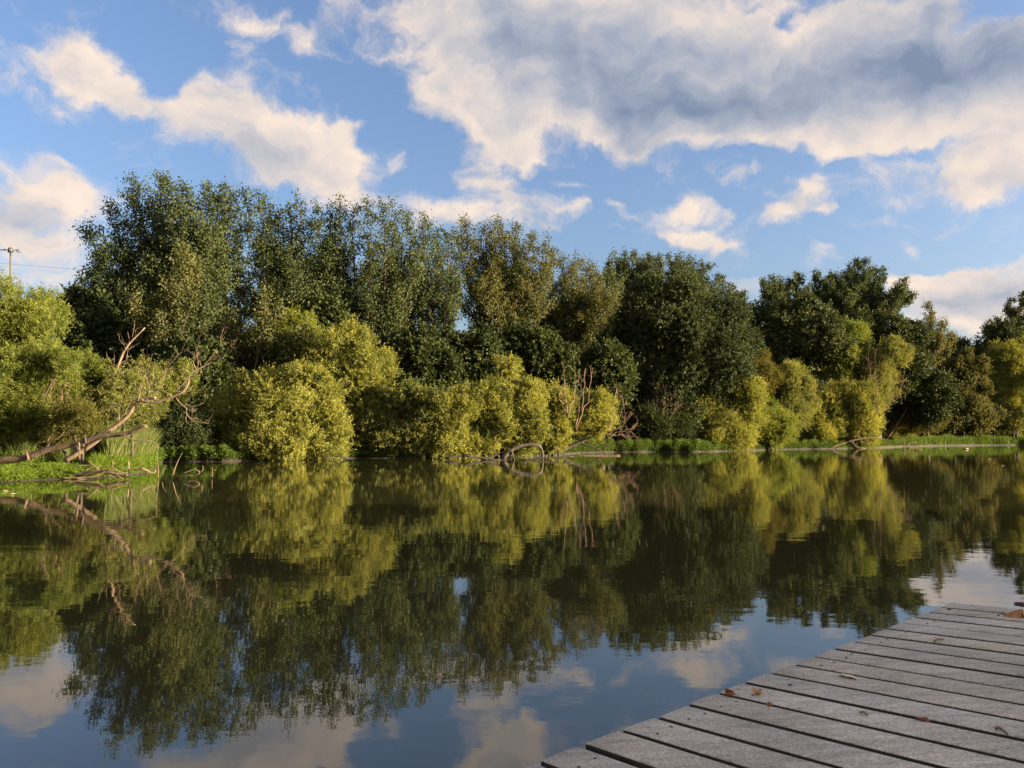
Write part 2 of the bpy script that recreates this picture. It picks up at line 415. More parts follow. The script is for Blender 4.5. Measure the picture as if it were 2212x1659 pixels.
for i, (nb_, px, Y, R, tops) in enumerate((
    ('the broadest dark cottonwood and its right neighbour', 500, 74, 1.7, [(480, 478), (515, 520), (455, 560)]),
    ('the narrow forked and the slim upright cottonwoods', 715, 78, 1.7, [(712, 500), (690, 560), (735, 590)]),
    ('the full cottonwood spire, on its right', 862, 80, 1.7, [(858, 512), (885, 560), (840, 580)]),
    ('the fan-shaped and the golden-leaved cottonwoods', 1195, 90, 1.9, [(1188, 590), (1215, 610), (1165, 640)]),
    ('the golden-leaved cottonwood and the round maple', 1300, 98, 2.0, [(1290, 620), (1312, 600), (1270, 680)]),
    ('the round maple, on its right', 1600, 124, 2.4, [(1575, 660), (1612, 690), (1640, 700)]),
    ('the small dark cottonwood and the spreading one', 1750, 142, 2.6, [(1735, 640), (1765, 625), (1710, 660)]))):
    fk = at(px, 800, Y)
    cottonwood('rear cottonwood half hidden behind ' + nb_, G(px, Y), 0, plumes(Y, R, *tops), 140 + i, fork=fk, leaf=.18 + (Y - 70) * .0014, lowleaf=.25, dens=.8)

def dark(label, px, Y, lobes, seed, mat='dark', name='understory_tree', group='dark trees under the cottonwoods', leaf=(.26, .19), **k):
    kw = dict(leaf=leaf, dens=.55, shoot=.8, up=.2, sub=9, pale_tips=.15, leafn=11); kw.update(k)
    return bushy(name, label, 'tree', group, G(px, Y), L(Y, *lobes), seed, mat, **kw)
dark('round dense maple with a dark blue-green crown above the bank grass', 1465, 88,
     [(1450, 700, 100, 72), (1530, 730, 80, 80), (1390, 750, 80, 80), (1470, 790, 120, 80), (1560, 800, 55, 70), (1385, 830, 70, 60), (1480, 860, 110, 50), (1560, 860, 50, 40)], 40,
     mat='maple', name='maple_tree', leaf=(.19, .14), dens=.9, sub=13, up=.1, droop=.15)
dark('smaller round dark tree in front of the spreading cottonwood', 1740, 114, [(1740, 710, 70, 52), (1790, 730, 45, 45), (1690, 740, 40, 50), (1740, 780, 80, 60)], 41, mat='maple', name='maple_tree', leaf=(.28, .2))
UN = [
 ('dark thicket tree behind the fallen trunk at the left inlet', 260, 58, [(200, 760, 70, 60), (260, 800, 80, 70), (180, 690, 45, 50), (310, 860, 70, 60)]),
 ('shaded tree right of the leaning dead pole', 420, 56, [(420, 800, 60, 50), (390, 870, 60, 60), (450, 880, 60, 60), (430, 940, 70, 40)]),
 ('dark tree between the two sunlit poplars', 500, 61, [(500, 790, 60, 50), (470, 840, 60, 50), (540, 820, 50, 60)]),
 ('dark tree behind the yellow willow mound', 600, 62, [(590, 830, 70, 60), (660, 840, 60, 70)]),
 ('dark tree filling the shade right of the tall yellow willow', 880, 66, [(870, 800, 60, 60), (920, 780, 55, 55), (900, 860, 80, 60)]),
 ('dark leafy tree at the foot of the fan-shaped cottonwood', 1020, 70, [(1000, 790, 60, 60), (1050, 770, 50, 45), (960, 840, 60, 60), (1040, 850, 80, 60)]),
 ('dark tree behind the small round willow top', 1140, 74, [(1130, 780, 60, 60), (1190, 800, 50, 60), (1150, 860, 70, 60)]),
 ('green bushy tree at the left foot of the round maple', 1310, 80, [(1305, 790, 35, 50), (1320, 850, 45, 60), (1270, 860, 50, 60)]),
 ('deep shaded tree behind the two bare saplings', 1230, 88, [(1225, 760, 60, 50), (1250, 830, 70, 70)]),
 ('dark tree in the gap right of the round maple', 1640, 116, [(1640, 740, 50, 50), (1630, 810, 45, 60), (1660, 850, 60, 50)]),
 ('dark tree below the spreading cottonwood on the right', 1900, 122, [(1890, 740, 60, 45), (1950, 750, 45, 45), (1900, 820, 90, 60), (1980, 850, 60, 60)]),
 ('low dark trees closing the right sky gap', 2095, 165, [(2080, 790, 50, 50), (2110, 800, 40, 45), (2060, 780, 25, 35), (2140, 830, 50, 60)]),
 ('dark tree above the right grassy bank', 2080, 158, [(2070, 880, 60, 55), (2020, 900, 50, 50), (2130, 900, 60, 50)]),
 ('dark tree behind the right edge willows', 2190, 160, [(2170, 780, 50, 60), (2200, 850, 50, 60)]),
 ('shaded tree left of the tall yellow willow', 730, 64, [(700, 700, 40, 45), (720, 800, 60, 60), (700, 880, 60, 60)]),
 ('shaded tree behind the driftwood inlet', 330, 62, [(330, 750, 50, 50), (350, 830, 60, 60)]),
]
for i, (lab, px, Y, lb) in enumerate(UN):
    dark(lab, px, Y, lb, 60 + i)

# the far wood behind the front trees, one mass
def woods():
    g = np.random.default_rng(400)
    n = 210000
    px = g.uniform(-300, 2550, n)
    Yb = np.interp(px, [-300, 300, 700, 1000, 1250, 1500, 1900, 2550], [66, 72, 78, 84, 98, 118, 146, 168]) + g.uniform(0, 9, n)
    top = .085 * Yb + 1.0 + (1.6 * np.sin(px * .021) + 1.1 * np.sin(px * .057 + 1) + .8 * np.sin(px * .13)) * Yb / 90
    x = (px - CX) / FPX * Yb
    z = .3 + top * g.uniform(0, 1, n) ** .85
    C = np.stack([x, Yb, z], 1)
    me = leaf_mesh('woods', C, g.normal(size=(n, 3)), .42 * g.uniform(.7, 1.3, n), .34 * g.uniform(.7, 1.3, n), g, np.clip(g.normal(size=n) * .25 + .4, 0, 1))
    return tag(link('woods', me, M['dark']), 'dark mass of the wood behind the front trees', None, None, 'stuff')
woods()

# sunlit willows and shrubs along the water
WG = 'sunlit willows along the water'
def willow(label, px, Y, lobes, seed, mat='willow', z=.2, name='willow_bush', cat='bush', group=WG, sc=1.22, **k):
    return bushy(name, label, cat, group, G(px, Y, z), L(Y, *lobes, sc=sc), seed, mat, **k)
NL = dict(leaf=(.12, .026), dens=2.2, shoot=.55, leafn=14)
willow('tall yellow-green willow at the left edge below the light mast', 30, 32, [(-30, 690, 70, 60), (40, 690, 55, 50), (105, 668, 32, 32), (70, 725, 55, 38), (0, 750, 60, 40)], 80, 'willow_green', .45, 'willow_tree', 'tree', **NL)
willow('big bright green willow thicket behind the fallen trunk at the left edge', 50, 29.5, [(-10, 830, 60, 55), (50, 820, 55, 50), (110, 810, 45, 42), (140, 790, 25, 28), (40, 890, 70, 50), (110, 880, 55, 48), (-20, 920, 60, 50), (80, 940, 60, 35), (150, 870, 30, 40)], 81, 'willow_green', .45, **NL)
willow('green willow thicket on the bank beyond the left edge', -220, 30, [(-200, 870, 70, 60), (-140, 830, 60, 60), (-280, 880, 70, 56), (-220, 930, 90, 45), (-130, 930, 60, 45), (-330, 920, 60, 45)], 107, 'willow_green', .45, **NL)
willow('slender green willow between thicket and leaning dead pole', 205, 32, [(200, 800, 26, 30), (205, 850, 34, 40), (190, 900, 40, 35)], 82, 'willow_green', .45, **NL)
willow('yellow-brown scrub willow beside the fallen trunk', 170, 29, [(150, 920, 40, 35), (185, 905, 26, 26), (120, 950, 40, 25)], 83, 'olive', .45, **NL)
willow('grey-green willow behind the crook of the fallen trunk', 270, 31.5, [(265, 860, 45, 40), (300, 830, 35, 35), (290, 890, 45, 35), (240, 890, 35, 35)], 84, 'willow_grey', .45, **NL)
willow('small round willow behind the thin fallen branch', 385, 51, [(385, 840, 38, 38), (350, 870, 30, 35)], 85, 'willow_green', .45)
willow('wide golden willow mound at the water, left of middle', 620, 51, [(635, 812, 18, 16), (598, 822, 17, 14), (552, 836, 18, 14), (690, 826, 15, 18), (490, 880, 34, 30), (600, 850, 46, 32), (650, 835, 42, 36), (545, 865, 52, 44), (690, 865, 42, 52), (620, 890, 80, 50), (520, 920, 45, 40), (580, 950, 60, 34), (680, 940, 55, 40), (715, 910, 28, 35), (630, 970, 70, 20), (530, 965, 45, 22), (700, 968, 45, 20)], 86)
willow('tall rounded golden willow behind the mound', 775, 57, [(765, 765, 62, 46), (790, 800, 52, 55), (740, 800, 50, 55), (780, 850, 48, 46), (790, 900, 40, 40), (770, 940, 50, 34), (740, 880, 36, 36)], 87, 'willow', .45, 'willow_tree', 'tree')
willow('green willow top rising left of the rounded golden willow', 635, 59, [(640, 725, 42, 34), (600, 750, 38, 38), (665, 700, 22, 20), (650, 770, 50, 36), (590, 790, 40, 34)], 88, 'willow_green', .45, 'willow_tree', 'tree')
willow('grey-green shaded bush at the water, left part of the middle clump', 870, 56, [(885, 848, 22, 22), (910, 870, 30, 28), (860, 885, 50, 36), (930, 895, 44, 40), (815, 930, 44, 42), (890, 935, 62, 44), (850, 965, 50, 26), (930, 965, 60, 26), (790, 965, 26, 24), (960, 930, 36, 40)], 89, 'willow_grey', sc=1.06)
willow('wide low golden bush in the middle clump, left of the ball-topped one', 985, 56, [(955, 880, 30, 30), (1000, 872, 36, 30), (1035, 860, 34, 28), (985, 905, 46, 34), (950, 925, 36, 26), (1010, 940, 55, 34), (975, 965, 50, 20), (1040, 970, 40, 16)], 105, 'willow', sc=1.04)
willow('brightest golden bush of the middle clump with a ball-shaped top', 1090, 57.5, [(1096, 790, 25, 19), (1102, 802, 20, 15), (1098, 824, 12, 14), (1076, 850, 40, 24), (1128, 848, 38, 24), (1158, 838, 22, 18), (1060, 880, 46, 34), (1110, 885, 50, 36), (1150, 880, 28, 40), (1085, 925, 56, 34), (1135, 935, 44, 34), (1165, 925, 26, 34), (1060, 960, 44, 20), (1120, 968, 46, 16)], 90, 'willow', sc=1.02)
willow('upright golden bush right of the brightest bush', 1195, 62, [(1205, 858, 22, 28), (1218, 885, 26, 34), (1195, 900, 26, 34), (1190, 935, 34, 30), (1215, 940, 22, 26), (1180, 965, 34, 16)], 91, 'willow', sc=1.04)
b12 = 67
willow('golden bush on a dark trunk leaning over the water', 1215, b12, [(1288, 866, 26, 22), (1275, 890, 36, 30), (1312, 892, 26, 30), (1262, 912, 28, 28), (1300, 922, 30, 24), (1275, 935, 28, 18)], 92, 'willow', .25, sc=1.08,
       stems=[([at(1205, 980, b12), at(1222, 968, b12), at(1252, 955, b12), at(1290, 935, b12), at(1318, 905, b12)], .26, .05),
              ([at(1252, 955, b12), at(1246, 930, b12), at(1240, 900, b12)], .09, .03), ([at(1275, 943, b12), at(1285, 910, b12), at(1290, 870, b12)], .08, .03),
              ([at(1250, 957, b12), at(1280, 965, b12), at(1310, 980, b12), at(1318, 992, b12)], .07, .03), ([at(1290, 968, b12), at(1310, 958, b12), at(1326, 962, b12)], .045, .02)])
willow('golden-green bush leaning right, left of the low round bush', 1575, 86, [(1605, 850, 30, 30), (1580, 880, 42, 36), (1610, 895, 28, 46), (1545, 905, 38, 36), (1575, 940, 45, 26), (1530, 945, 30, 22), (1560, 960, 50, 12), (1600, 955, 30, 14), (1515, 915, 34, 30), (1625, 860, 22, 34), (1595, 835, 20, 18)], 93, 'willow', sc=1.3,
       stems=[([at(1540, 972, 85.5), at(1550, 945, 85.5), at(1570, 905, 85.5), at(1585, 860, 85.5)], .12, .03), ([at(1575, 965, 85.5), at(1600, 925, 85.5), at(1620, 880, 85.5), at(1635, 838, 85.5)], .1, .03)])
willow('low round bright green bush over the bank grass', 1660, 91, [(1655, 905, 36, 26), (1685, 920, 26, 24), (1640, 930, 34, 22), (1675, 945, 28, 18)], 94, 'willow_green', sc=1.4)
willow('large golden bush with dark stems at the right bank', 1830, 106, [(1850, 860, 38, 32), (1845, 900, 46, 38), (1800, 885, 38, 42), (1770, 915, 40, 36), (1815, 940, 46, 20), (1870, 890, 22, 36), (1760, 945, 40, 16), (1850, 945, 40, 16)], 95, 'willow')
willow('green-gold willow crown standing above the large golden bush', 1808, 114, [(1790, 750, 42, 34), (1835, 730, 34, 28), (1765, 790, 40, 32), (1820, 785, 42, 36), (1860, 760, 25, 28)], 96, 'willow_green', .45, 'willow_tree', 'tree')
willow('willow with slanting stem right of the green-gold crown', 1880, 113, [(1940, 755, 24, 22), (1915, 775, 36, 30), (1890, 815, 36, 32), (1900, 860, 34, 26)], 97, 'willow_grey', .45, 'willow_tree', 'tree',
       stems=[([at(1870, 950, 113), at(1885, 880, 113), at(1905, 820, 113), at(1938, 765, 113)], .14, .03)])
willow('small olive willow left of the green-gold crown', 1705, 102, [(1715, 825, 36, 26), (1690, 855, 36, 28), (1730, 860, 32, 28), (1700, 900, 46, 32)], 98, 'willow_grey', .45)
willow('olive scrub beside the right flank of the round maple', 1640, 100, [(1640, 790, 26, 28), (1625, 820, 28, 28), (1660, 830, 24, 28)], 99, 'olive', .45)
willow('spreading olive bush below the pointed sunlit cottonwood', 1935, 126, [(1935, 850, 40, 22), (1975, 840, 28, 18), (1920, 890, 44, 32), (1900, 930, 40, 22), (1960, 890, 30, 28), (1955, 920, 40, 14), (2000, 895, 36, 28), (1990, 870, 26, 24)], 100, 'olive', .45)
willow('green tree lit on its right side above the right bank grass', 2075, 146, [(2090, 800, 36, 26), (2065, 840, 42, 36), (2105, 845, 28, 32), (2040, 880, 42, 36), (2080, 890, 40, 30), (2010, 912, 40, 20), (2070, 915, 50, 14), (2120, 900, 36, 26), (2020, 850, 30, 30)], 101, 'cotton_gold', .45, 'broadleaf_tree', 'tree', leaf=(.24, .16), dens=.7)
willow('golden willow at the right edge over the bank', 2190, 152, [(2180, 775, 34, 28), (2215, 780, 36, 40), (2195, 820, 40, 26), (2205, 870, 34, 36), (2170, 880, 30, 30), (2150, 915, 40, 12), (2200, 912, 40, 16), (2215, 840, 40, 34), (2150, 850, 26, 26)], 102, 'willow', .45, 'willow_tree', 'tree')
willow('low dark shrub behind the bright bank grass', 1400, 84, [(1370, 925, 46, 22), (1430, 920, 50, 24), (1470, 925, 36, 26), (1400, 905, 40, 16)], 103, 'dark', .45, 'shrub', group='low shrubs on the bank')
willow('low dark shrub at the inlet behind the sticks', 410, 49.5, [(370, 940, 34, 30), (410, 920, 34, 38), (435, 945, 28, 30), (415, 965, 44, 16), (360, 965, 24, 14)], 106, 'dark', .4, 'shrub', group='low shrubs on the bank')
willow('low dark shrubs on the right grassy bank', 2080, 160, [(2000, 935, 40, 14), (2060, 932, 45, 16), (2120, 928, 45, 18), (2190, 925, 50, 22)], 104, 'dark', .45, 'shrub', group='low shrubs on the bank', leaf=(.24, .12), dens=.6)

# trees beyond the right side of the view that keep the dock in shade
for i, (x, y, s, lab) in enumerate(((42, -3, 1.0, 'wide shade tree on the near right bank beyond the dock'), (46, 4, 1.1, 'taller shade tree on the near right bank'), (41, -11, .9, 'shade tree nearest the dock on the right bank'))):
    c = np.array([x, y, 0.])
    bushy('shade_tree', lab, 'tree', 'shade trees on the near right bank', c + [0, 0, .4],
          [(c + [0, 0, 6.5 * s], 4.2 * s, 3.4 * s), (c + [2, -3, 5 * s], 3.4, 3), (c + [-1, 3.5, 5 * s], 3.4, 3), (c + [0, 0, 3 * s], 4.4, 2.4 * s), (c + [1, 0, 9.5 * s], 2.8, 2.2 * s)], 120 + i, 'maple', leaf=(.4, .3), dens=.35, leafn=9)
# ================================================================== GRASS AND REEDS
def blades(name, label, polys, seed, mat, hmin, hmax, w, lean=.35, z0=None, segs=2):
    """narrow bent blades on patches of the bank; polys: list of (px0,px1,offset0,offset1,count)"""
    g = np.random.default_rng(seed)
    P, H = [], []
    for px0, px1, o0, o1, cnt, hs in polys:
        px = g.uniform(px0, px1, cnt); az = np.arctan((px - CX) / FPX)
        r = shore_r(az) + g.uniform(o0, o1, cnt)
        off = r - shore_r(az)
        z = np.interp(off, OFFS, ZS)
        P.append(np.stack([r * np.sin(az), r * np.cos(az), z - .03], 1))
        cl = .6 + .4 * np.sin(px * .11 + seed) * np.sin(px * .043 + 1.3)
        H.append(g.uniform(hmin, hmax, cnt) * hs * (.55 + .45 * cl))
    P = np.vstack(P); H = np.concatenate(H); n = len(P)
    az = g.uniform(0, 2 * PI, n); ln = g.uniform(.1, 1, n) * lean
    d = np.stack([np.cos(az), np.sin(az), 0 * az], 1)
    s = np.stack([-np.sin(az + g.normal(size=n) * .6), np.cos(az), 0 * az], 1)
    W = (w * g.uniform(.7, 1.3, n))[:, None]
    up = np.array([0, 0, 1.0])
    m = P + d * (H * ln * .35)[:, None] + up * (H * .6)[:, None]
    t = P + d * (H * ln)[:, None] + up * (H * (1 - .25 * ln))[:, None]
    co = np.stack([P - s * W * .5, P + s * W * .5, m + s * W * .45, m - s * W * .45, t + s * W * .1, t - s * W * .1], 1).reshape(-1, 3)
    b = np.arange(n)[:, None] * 6
    F = np.vstack([b + np.array([[0, 1, 2, 3]]), b + np.array([[3, 2, 4, 5]])])
    tn = np.clip(.5 + g.normal(size=n) * .25, 0, 1)
    me = mesh_np(name, co, F, attr=np.concatenate([tn, tn]))
    return tag(link(name, me, M[mat]), label, None, None, 'stuff')

def herbs(name, label, patches, seed, mat, lf=(.10, .06)):
    """leafy ground plants: little stems carrying leaves"""
    g = np.random.default_rng(seed)
    C, A = [], []
    for px0, px1, o0, o1, cnt, h in patches:
        px = g.uniform(px0, px1, cnt); az = np.arctan((px - CX) / FPX)
        off = g.uniform(o0, o1, cnt); r = shore_r(az) + off
        z = np.interp(off, OFFS, ZS)
        hh = h * g.uniform(.4, 1, cnt) * (.75 + .25 * np.sin(px * .23) * np.sin(px * .071 + 2))
        P = np.stack([r * np.sin(az), r * np.cos(az), z], 1)
        k = 12
        kk = g.uniform(.1, 1, (cnt, k))
        p = P[:, None] + g.normal(size=(cnt, k, 3)) * [.07, .07, .02]; p[..., 2] += kk * hh[:, None]
        C.append(p.reshape(-1, 3)); a = g.normal(size=(cnt * k, 3)); a[:, 2] = np.abs(a[:, 2]) * .5 + .2; A.append(a)
    C = np.vstack(C); A = np.vstack(A); n = len(C)
    me = leaf_mesh(name, C, A, lf[0] * g.uniform(.7, 1.4, n), lf[1] * g.uniform(.7, 1.3, n), g, np.clip(.5 + g.normal(size=n) * .25, 0, 1), .5)
    return tag(link(name, me, M[mat]), label, None, None, 'stuff')

herbs('bank_plants', 'bright green leafy plants along the far waterline',
      [(338, 500, .05, 3.5, 5500, .75), (500, 800, .1, 3, 4500, .45), (800, 1200, .1, 1.5, 4000, .4), (1190, 1245, .0, 3, 2600, .8), (1225, 1520, .0, 6, 13000, .95), (1520, 1720, .0, 6, 8000, .8), (1700, 1960, .0, 6, 9000, .9)], 7, 'bank_green', (.14, .06))
herbs('peninsula_plants', 'bright yellow-green leafy plants on the left peninsula', [(-420, -60, .0, 2.5, 6000, .3), (-60, 220, .0, 1.6, 6000, .14), (200, 340, .0, 1.6, 3500, .28), (180, 340, 1.6, 3.5, 3500, .35), (230, 332, .0, 1.8, 4500, .5), (-60, 200, 2.4, 5, 5000, .5)], 8, 'grass', (.085, .026))
blades('bank_grass', 'long grass on the right far bank', [(1930, 2280, .2, 16, 34000, 1.25), (1240, 1720, 2, 9, 9000, .8)], 9, 'bank_green', .7, 1.5, .05, .5)
blades('tall_reeds', 'tall arching reeds on the tip of the left peninsula', [(232, 330, 1.2, 4.4, 6000, .95), (30, 150, 2.4, 4.2, 1500, .7)], 10, 'reed', 1.0, 2.0, .022, .6)
blades('bank_reeds', 'dark upright reeds behind the bank grass', [(1440, 1520, 8, 12, 2500, 1.0)], 11, 'reed', 2.0, 3.4, .06, .25)
blades('peninsula_grass', 'fine grass at the foot of the left willows', [(-80, 200, .1, 1.9, 9000, .45), (200, 330, .1, 3.2, 7000, 1.0), (-80, 200, 2.5, 5, 6000, 1.3), (-420, -80, .1, 8, 12000, 1.4)], 12, 'grass', .25, .7, .018, .6)

# ================================================================== DEAD WOOD
def z1(cx, cy, Y):               # survey of the left inlet
    return at(cx * .2315, 685.8 + cy * .2315, Y)
def limb(tb, pts, Y, r0, r1, dy=0.0, sides=7, seed=3, wob=.12, n=4):
    P = [z1(x, y, Y + dy * k / max(1, len(pts) - 1)) for k, (x, y) in enumerate(pts)]
    tb.add(spline(P, n), [r0, r1], sides, seed, wob)
def twigs(tb, p, d, ln, r, g, depth):
    d = unit(np.array(d, float))
    q = [p]
    for k in range(4):
        d = unit(d + g.normal(size=3) * .2 + [0, 0, .05]); q.append(q[-1] + d * ln / 4)
    tb.add(q, [r, r * .45], 5)
    if depth > 0:
        for k in range(int(g.integers(2, 4))):
            s = g.integers(1, 5); twigs(tb, q[s], d + g.normal(size=3) * .75, ln * g.uniform(.4, .65), r * .55, g, depth - 1)

Yf = 27.0
gt = np.random.default_rng(31)
ft = thing('fallen_tree', 'grey fallen dead tree with broken trunk reaching over the left peninsula', 'dead tree', z1(-300, 1350, Yf))
tb = Tubes()
limb(tb, [(-300, 1395), (0, 1335), (250, 1305), (440, 1238), (740, 1172), (900, 1115), (1130, 1090), (1250, 1062), (1372, 1008)], Yf, .135, .05, 0, 9, wob=.2)
tb.build('trunk', M['rottenbark'], ft)
tb = Tubes()
limb(tb, [(600, 1335), (760, 1245), (900, 1150), (1020, 1050), (1160, 950), (1240, 850), (1285, 785), (1340, 760), (1455, 752)], Yf + .25, .088, .05, 0, 8, wob=.2)
tb.build('limb', M['deadwood'], ft)
tb = Tubes()
limb(tb, [(1300, 775), (1430, 792), (1600, 742), (1715, 685), (1762, 600), (1765, 548), (1830, 490), (1950, 432), (2020, 424)], Yf + .2, .05, .008)
limb(tb, [(1600, 735), (1560, 705), (1490, 682), (1425, 742)], Yf + .1, .022, .015)
limb(tb, [(1755, 560), (1690, 640), (1600, 715)], Yf + .3, .016, .012)
limb(tb, [(1640, 745), (1680, 800), (1740, 850), (1742, 900), (1790, 960), (1850, 1000)], Yf, .018, .006)
limb(tb, [(1742, 850), (1810, 880), (1790, 840)], Yf, .009, .004); limb(tb, [(1742, 900), (1735, 960), (1765, 1000)], Yf, .008, .004)
limb(tb, [(1830, 490), (1800, 400), (1812, 340), (1760, 330)], Yf + .2, .012, .004); limb(tb, [(1880, 462), (1860, 380), (1890, 370)], Yf + .2, .008, .004)
limb(tb, [(1745, 548), (1790, 530), (1850, 545), (1865, 530)], Yf + .2, .012, .008); limb(tb, [(1870, 468), (1890, 540)], Yf + .2, .008, .005)
limb(tb, [(1400, 700), (1440, 620), (1500, 560), (1555, 490)], Yf + .4, .02, .006); limb(tb, [(1440, 620), (1430, 500), (1470, 420)], Yf + .4, .012, .004)
limb(tb, [(1480, 590), (1510, 500), (1490, 440)], Yf + .4, .010, .004); limb(tb, [(1420, 660), (1380, 520), (1420, 360)], Yf + .5, .014, .004)
limb(tb, [(1345, 760), (1470, 800), (1540, 800)], Yf + .1, .02, .006); limb(tb, [(1340, 775), (1420, 810), (1460, 850)], Yf, .012, .006)
for (x, y, dx, dz) in ((1900, 445, .6, .5), (1715, 685, .2, .9), (1800, 510, -.2, .9), (1680, 800, .6, -.3), (1742, 900, .5, -.4), (1400, 700, -.1, .9), (1550, 490, .3, .7), (1300, 700, -.3, .8), (1160, 950, -.3, .9), (1500, 690, .3, .8), (1450, 640, .2, 1), (1620, 735, .6, .2), (1840, 480, .3, .8), (1770, 560, .5, .1)):
    twigs(tb, z1(x, y, Yf + .3), (dx, .2, dz), .8, .008, gt, 3)
tb.build('branch', M['deadwood'], ft)
tb = Tubes()
limb(tb, [(1140, 1095), (1240, 1140), (1400, 1155), (1480, 1190)], Yf - .1, .028, .008)
tb.build('branch', M['deadwood'], ft)
tb = Tubes()
limb(tb, [(410, 1250), (470, 1170), (560, 1110), (600, 1065)], Yf + .1, .045, .012); limb(tb, [(440, 1200), (460, 1120), (500, 1090)], Yf + .1, .02, .006)
tb.build('branch', M['rottenbark'], ft)
def stub(pts, r0, r1, dy, n=2):
    tb = Tubes(); limb(tb, pts, Yf + dy, r0, r1, n=n); tb.build('stub', M['rottenbark'], ft)
for pts, r0, r1, dy in (([(262, 1330), (255, 1285), (240, 1245)], .05, .03, -.12), ([(745, 1292), (742, 1230), (735, 1165)], .014, .03, -.1), ([(798, 1170), (795, 1120), (790, 1090)], .03, .015, -.1),
                        ([(1285, 780), (1300, 720), (1322, 645)], .045, .012, .1), ([(1360, 735), (1400, 680)], .04, .02, .2)):
    stub(pts, r0, r1, dy)
tb = Tubes(); limb(tb, [(1110, 965), (1105, 890), (1060, 900), (1030, 800)], Yf, .022, .006); limb(tb, [(1105, 910), (1160, 855)], Yf, .014, .006); tb.build('branch', M['rottenbark'], ft)

lp = thing('leaning_dead_trunk', 'bare pale dead trunk leaning up to the right behind the fallen tree', 'dead tree', z1(760, 930, 30.5))
tb = Tubes()
limb(tb, [(700, 1010), (830, 850), (950, 740), (1035, 590), (1100, 450), (1150, 330), (1215, 235), (1352, 95)], 30.5, .075, .028, 0, 8)
tb.build('trunk', M['deadwood'], lp)
tb = Tubes()
limb(tb, [(1080, 500), (1180, 510), (1290, 455)], 30.5, .016, .005); limb(tb, [(1100, 455), (1170, 400), (1250, 400)], 30.5, .014, .004)
limb(tb, [(1180, 290), (1110, 200)], 30.5, .012, .004); limb(tb, [(1215, 240), (1190, 130)], 30.5, .010, .004); limb(tb, [(1085, 480), (1010, 390), (990, 320)], 30.5, .014, .004)
limb(tb, [(1060, 540), (1065, 330), (1040, 260)], 30.6, .012, .004)
for (x, y) in ((1100, 455), (1150, 335), (1060, 560), (1215, 240), (1180, 400)):
    twigs(tb, z1(x, y, 30.5), (gt.uniform(-.8, .8), .1, .7), .75, .010, gt, 2)
tb.build('branch', M['deadwood'], lp)
la = thing('leaning_bough', 'dark weathered bough slanting behind the fallen trunk', 'dead branch', z1(840, 935, 29.4))
tb = Tubes(); limb(tb, [(840, 925), (950, 880), (1060, 830), (1170, 800), (1260, 790)], 29.4, .035, .02); tb.build('limb', M['rottenbark'], la)

dw = thing('driftwood_log', 'orange-brown barkless log lying at the waterline of the peninsula', 'log', z1(700, 1475, 27.6))
tb = Tubes(); limb(tb, [(450, 1490), (560, 1478), (700, 1468), (860, 1446), (1000, 1440), (1100, 1465), (1200, 1470)], 27.6, .055, .06, 0, 9); tb.build('stem', M['deadwood'], dw)
dn = thing('driftwood_tangle', 'tangle of bleached branches heaped over the driftwood log', 'branches', z1(1000, 1480, 27.3))
for pts, r in (([(690, 1385), (830, 1380), (900, 1400), (1000, 1470), (1060, 1500)], .02), ([(560, 1500), (750, 1495), (900, 1480), (1010, 1420), (1100, 1400), (1300, 1410), (1400, 1430)], .03),
               ([(310, 1505), (340, 1455), (385, 1440), (440, 1470), (490, 1490)], .022), ([(820, 1330), (900, 1400), (960, 1450), (1020, 1490)], .016),
               ([(1050, 1340), (1060, 1430), (1110, 1480), (1160, 1510)], .014), ([(1200, 1345), (1203, 1430), (1198, 1500)], .02), ([(680, 1500), (900, 1520), (1000, 1530)], .02),
               ([(1310, 1400), (1420, 1450), (1450, 1430), (1440, 1410)], .028), ([(900, 1390), (980, 1385), (1010, 1420)], .014), ([(1050, 1400), (1150, 1450), (1250, 1440), (1390, 1450)], .016),
               ([(800, 1430), (850, 1410), (960, 1430)], .014), ([(190, 1520), (215, 1500), (230, 1520)], .03)):
    tb = Tubes(); limb(tb, pts, 27.3, r, r * .5, .2, 6); tb.build('branch', M['deadwood'], dn)
# bare sticks standing in the water of the inlet
for pts, r, Y, lab in (([(1475, 1500), (1478, 1420), (1468, 1300), (1478, 1195)], .012, 27.6, 'tall thin bare stick standing in the inlet water'),
                    ([(1615, 1470), (1640, 1390), (1670, 1320), (1702, 1265)], .014, 27.8, 'slanting stick in the inlet, leaning right'),
                    ([(1515, 1470), (1530, 1410), (1555, 1380)], .010, 28, 'short bent stick between the two tall inlet sticks'),
                    ([(1980, 1490), (1982, 1400)], .012, 28, 'short upright stick standing apart in open water'),
                    ([(1300, 1480), (1312, 1400), (1316, 1310)], .010, 27.5, 'thin stick at the peninsula tip'),
                    ([(1880, 1440), (1895, 1410), (1892, 1388), (1880, 1386)], .014, 28, 'hooked stick end poking from the water')):
    tb = Tubes(); limb(tb, pts, Y, r, r * .5, 0, 6); o = tb.build('water_stick', M['deadwood']); tag(o, lab, 'stick', 'sticks standing in the inlet')
tb = Tubes()
limb(tb, [(1715, 1452), (1760, 1435), (1812, 1420), (1866, 1445), (1812, 1478), (1725, 1466)], 28, .018, .012, 0, 6)
tag(tb.build('water_branch', M['deadwood']), 'pale branch bent in a diamond loop on the inlet water', 'stick')

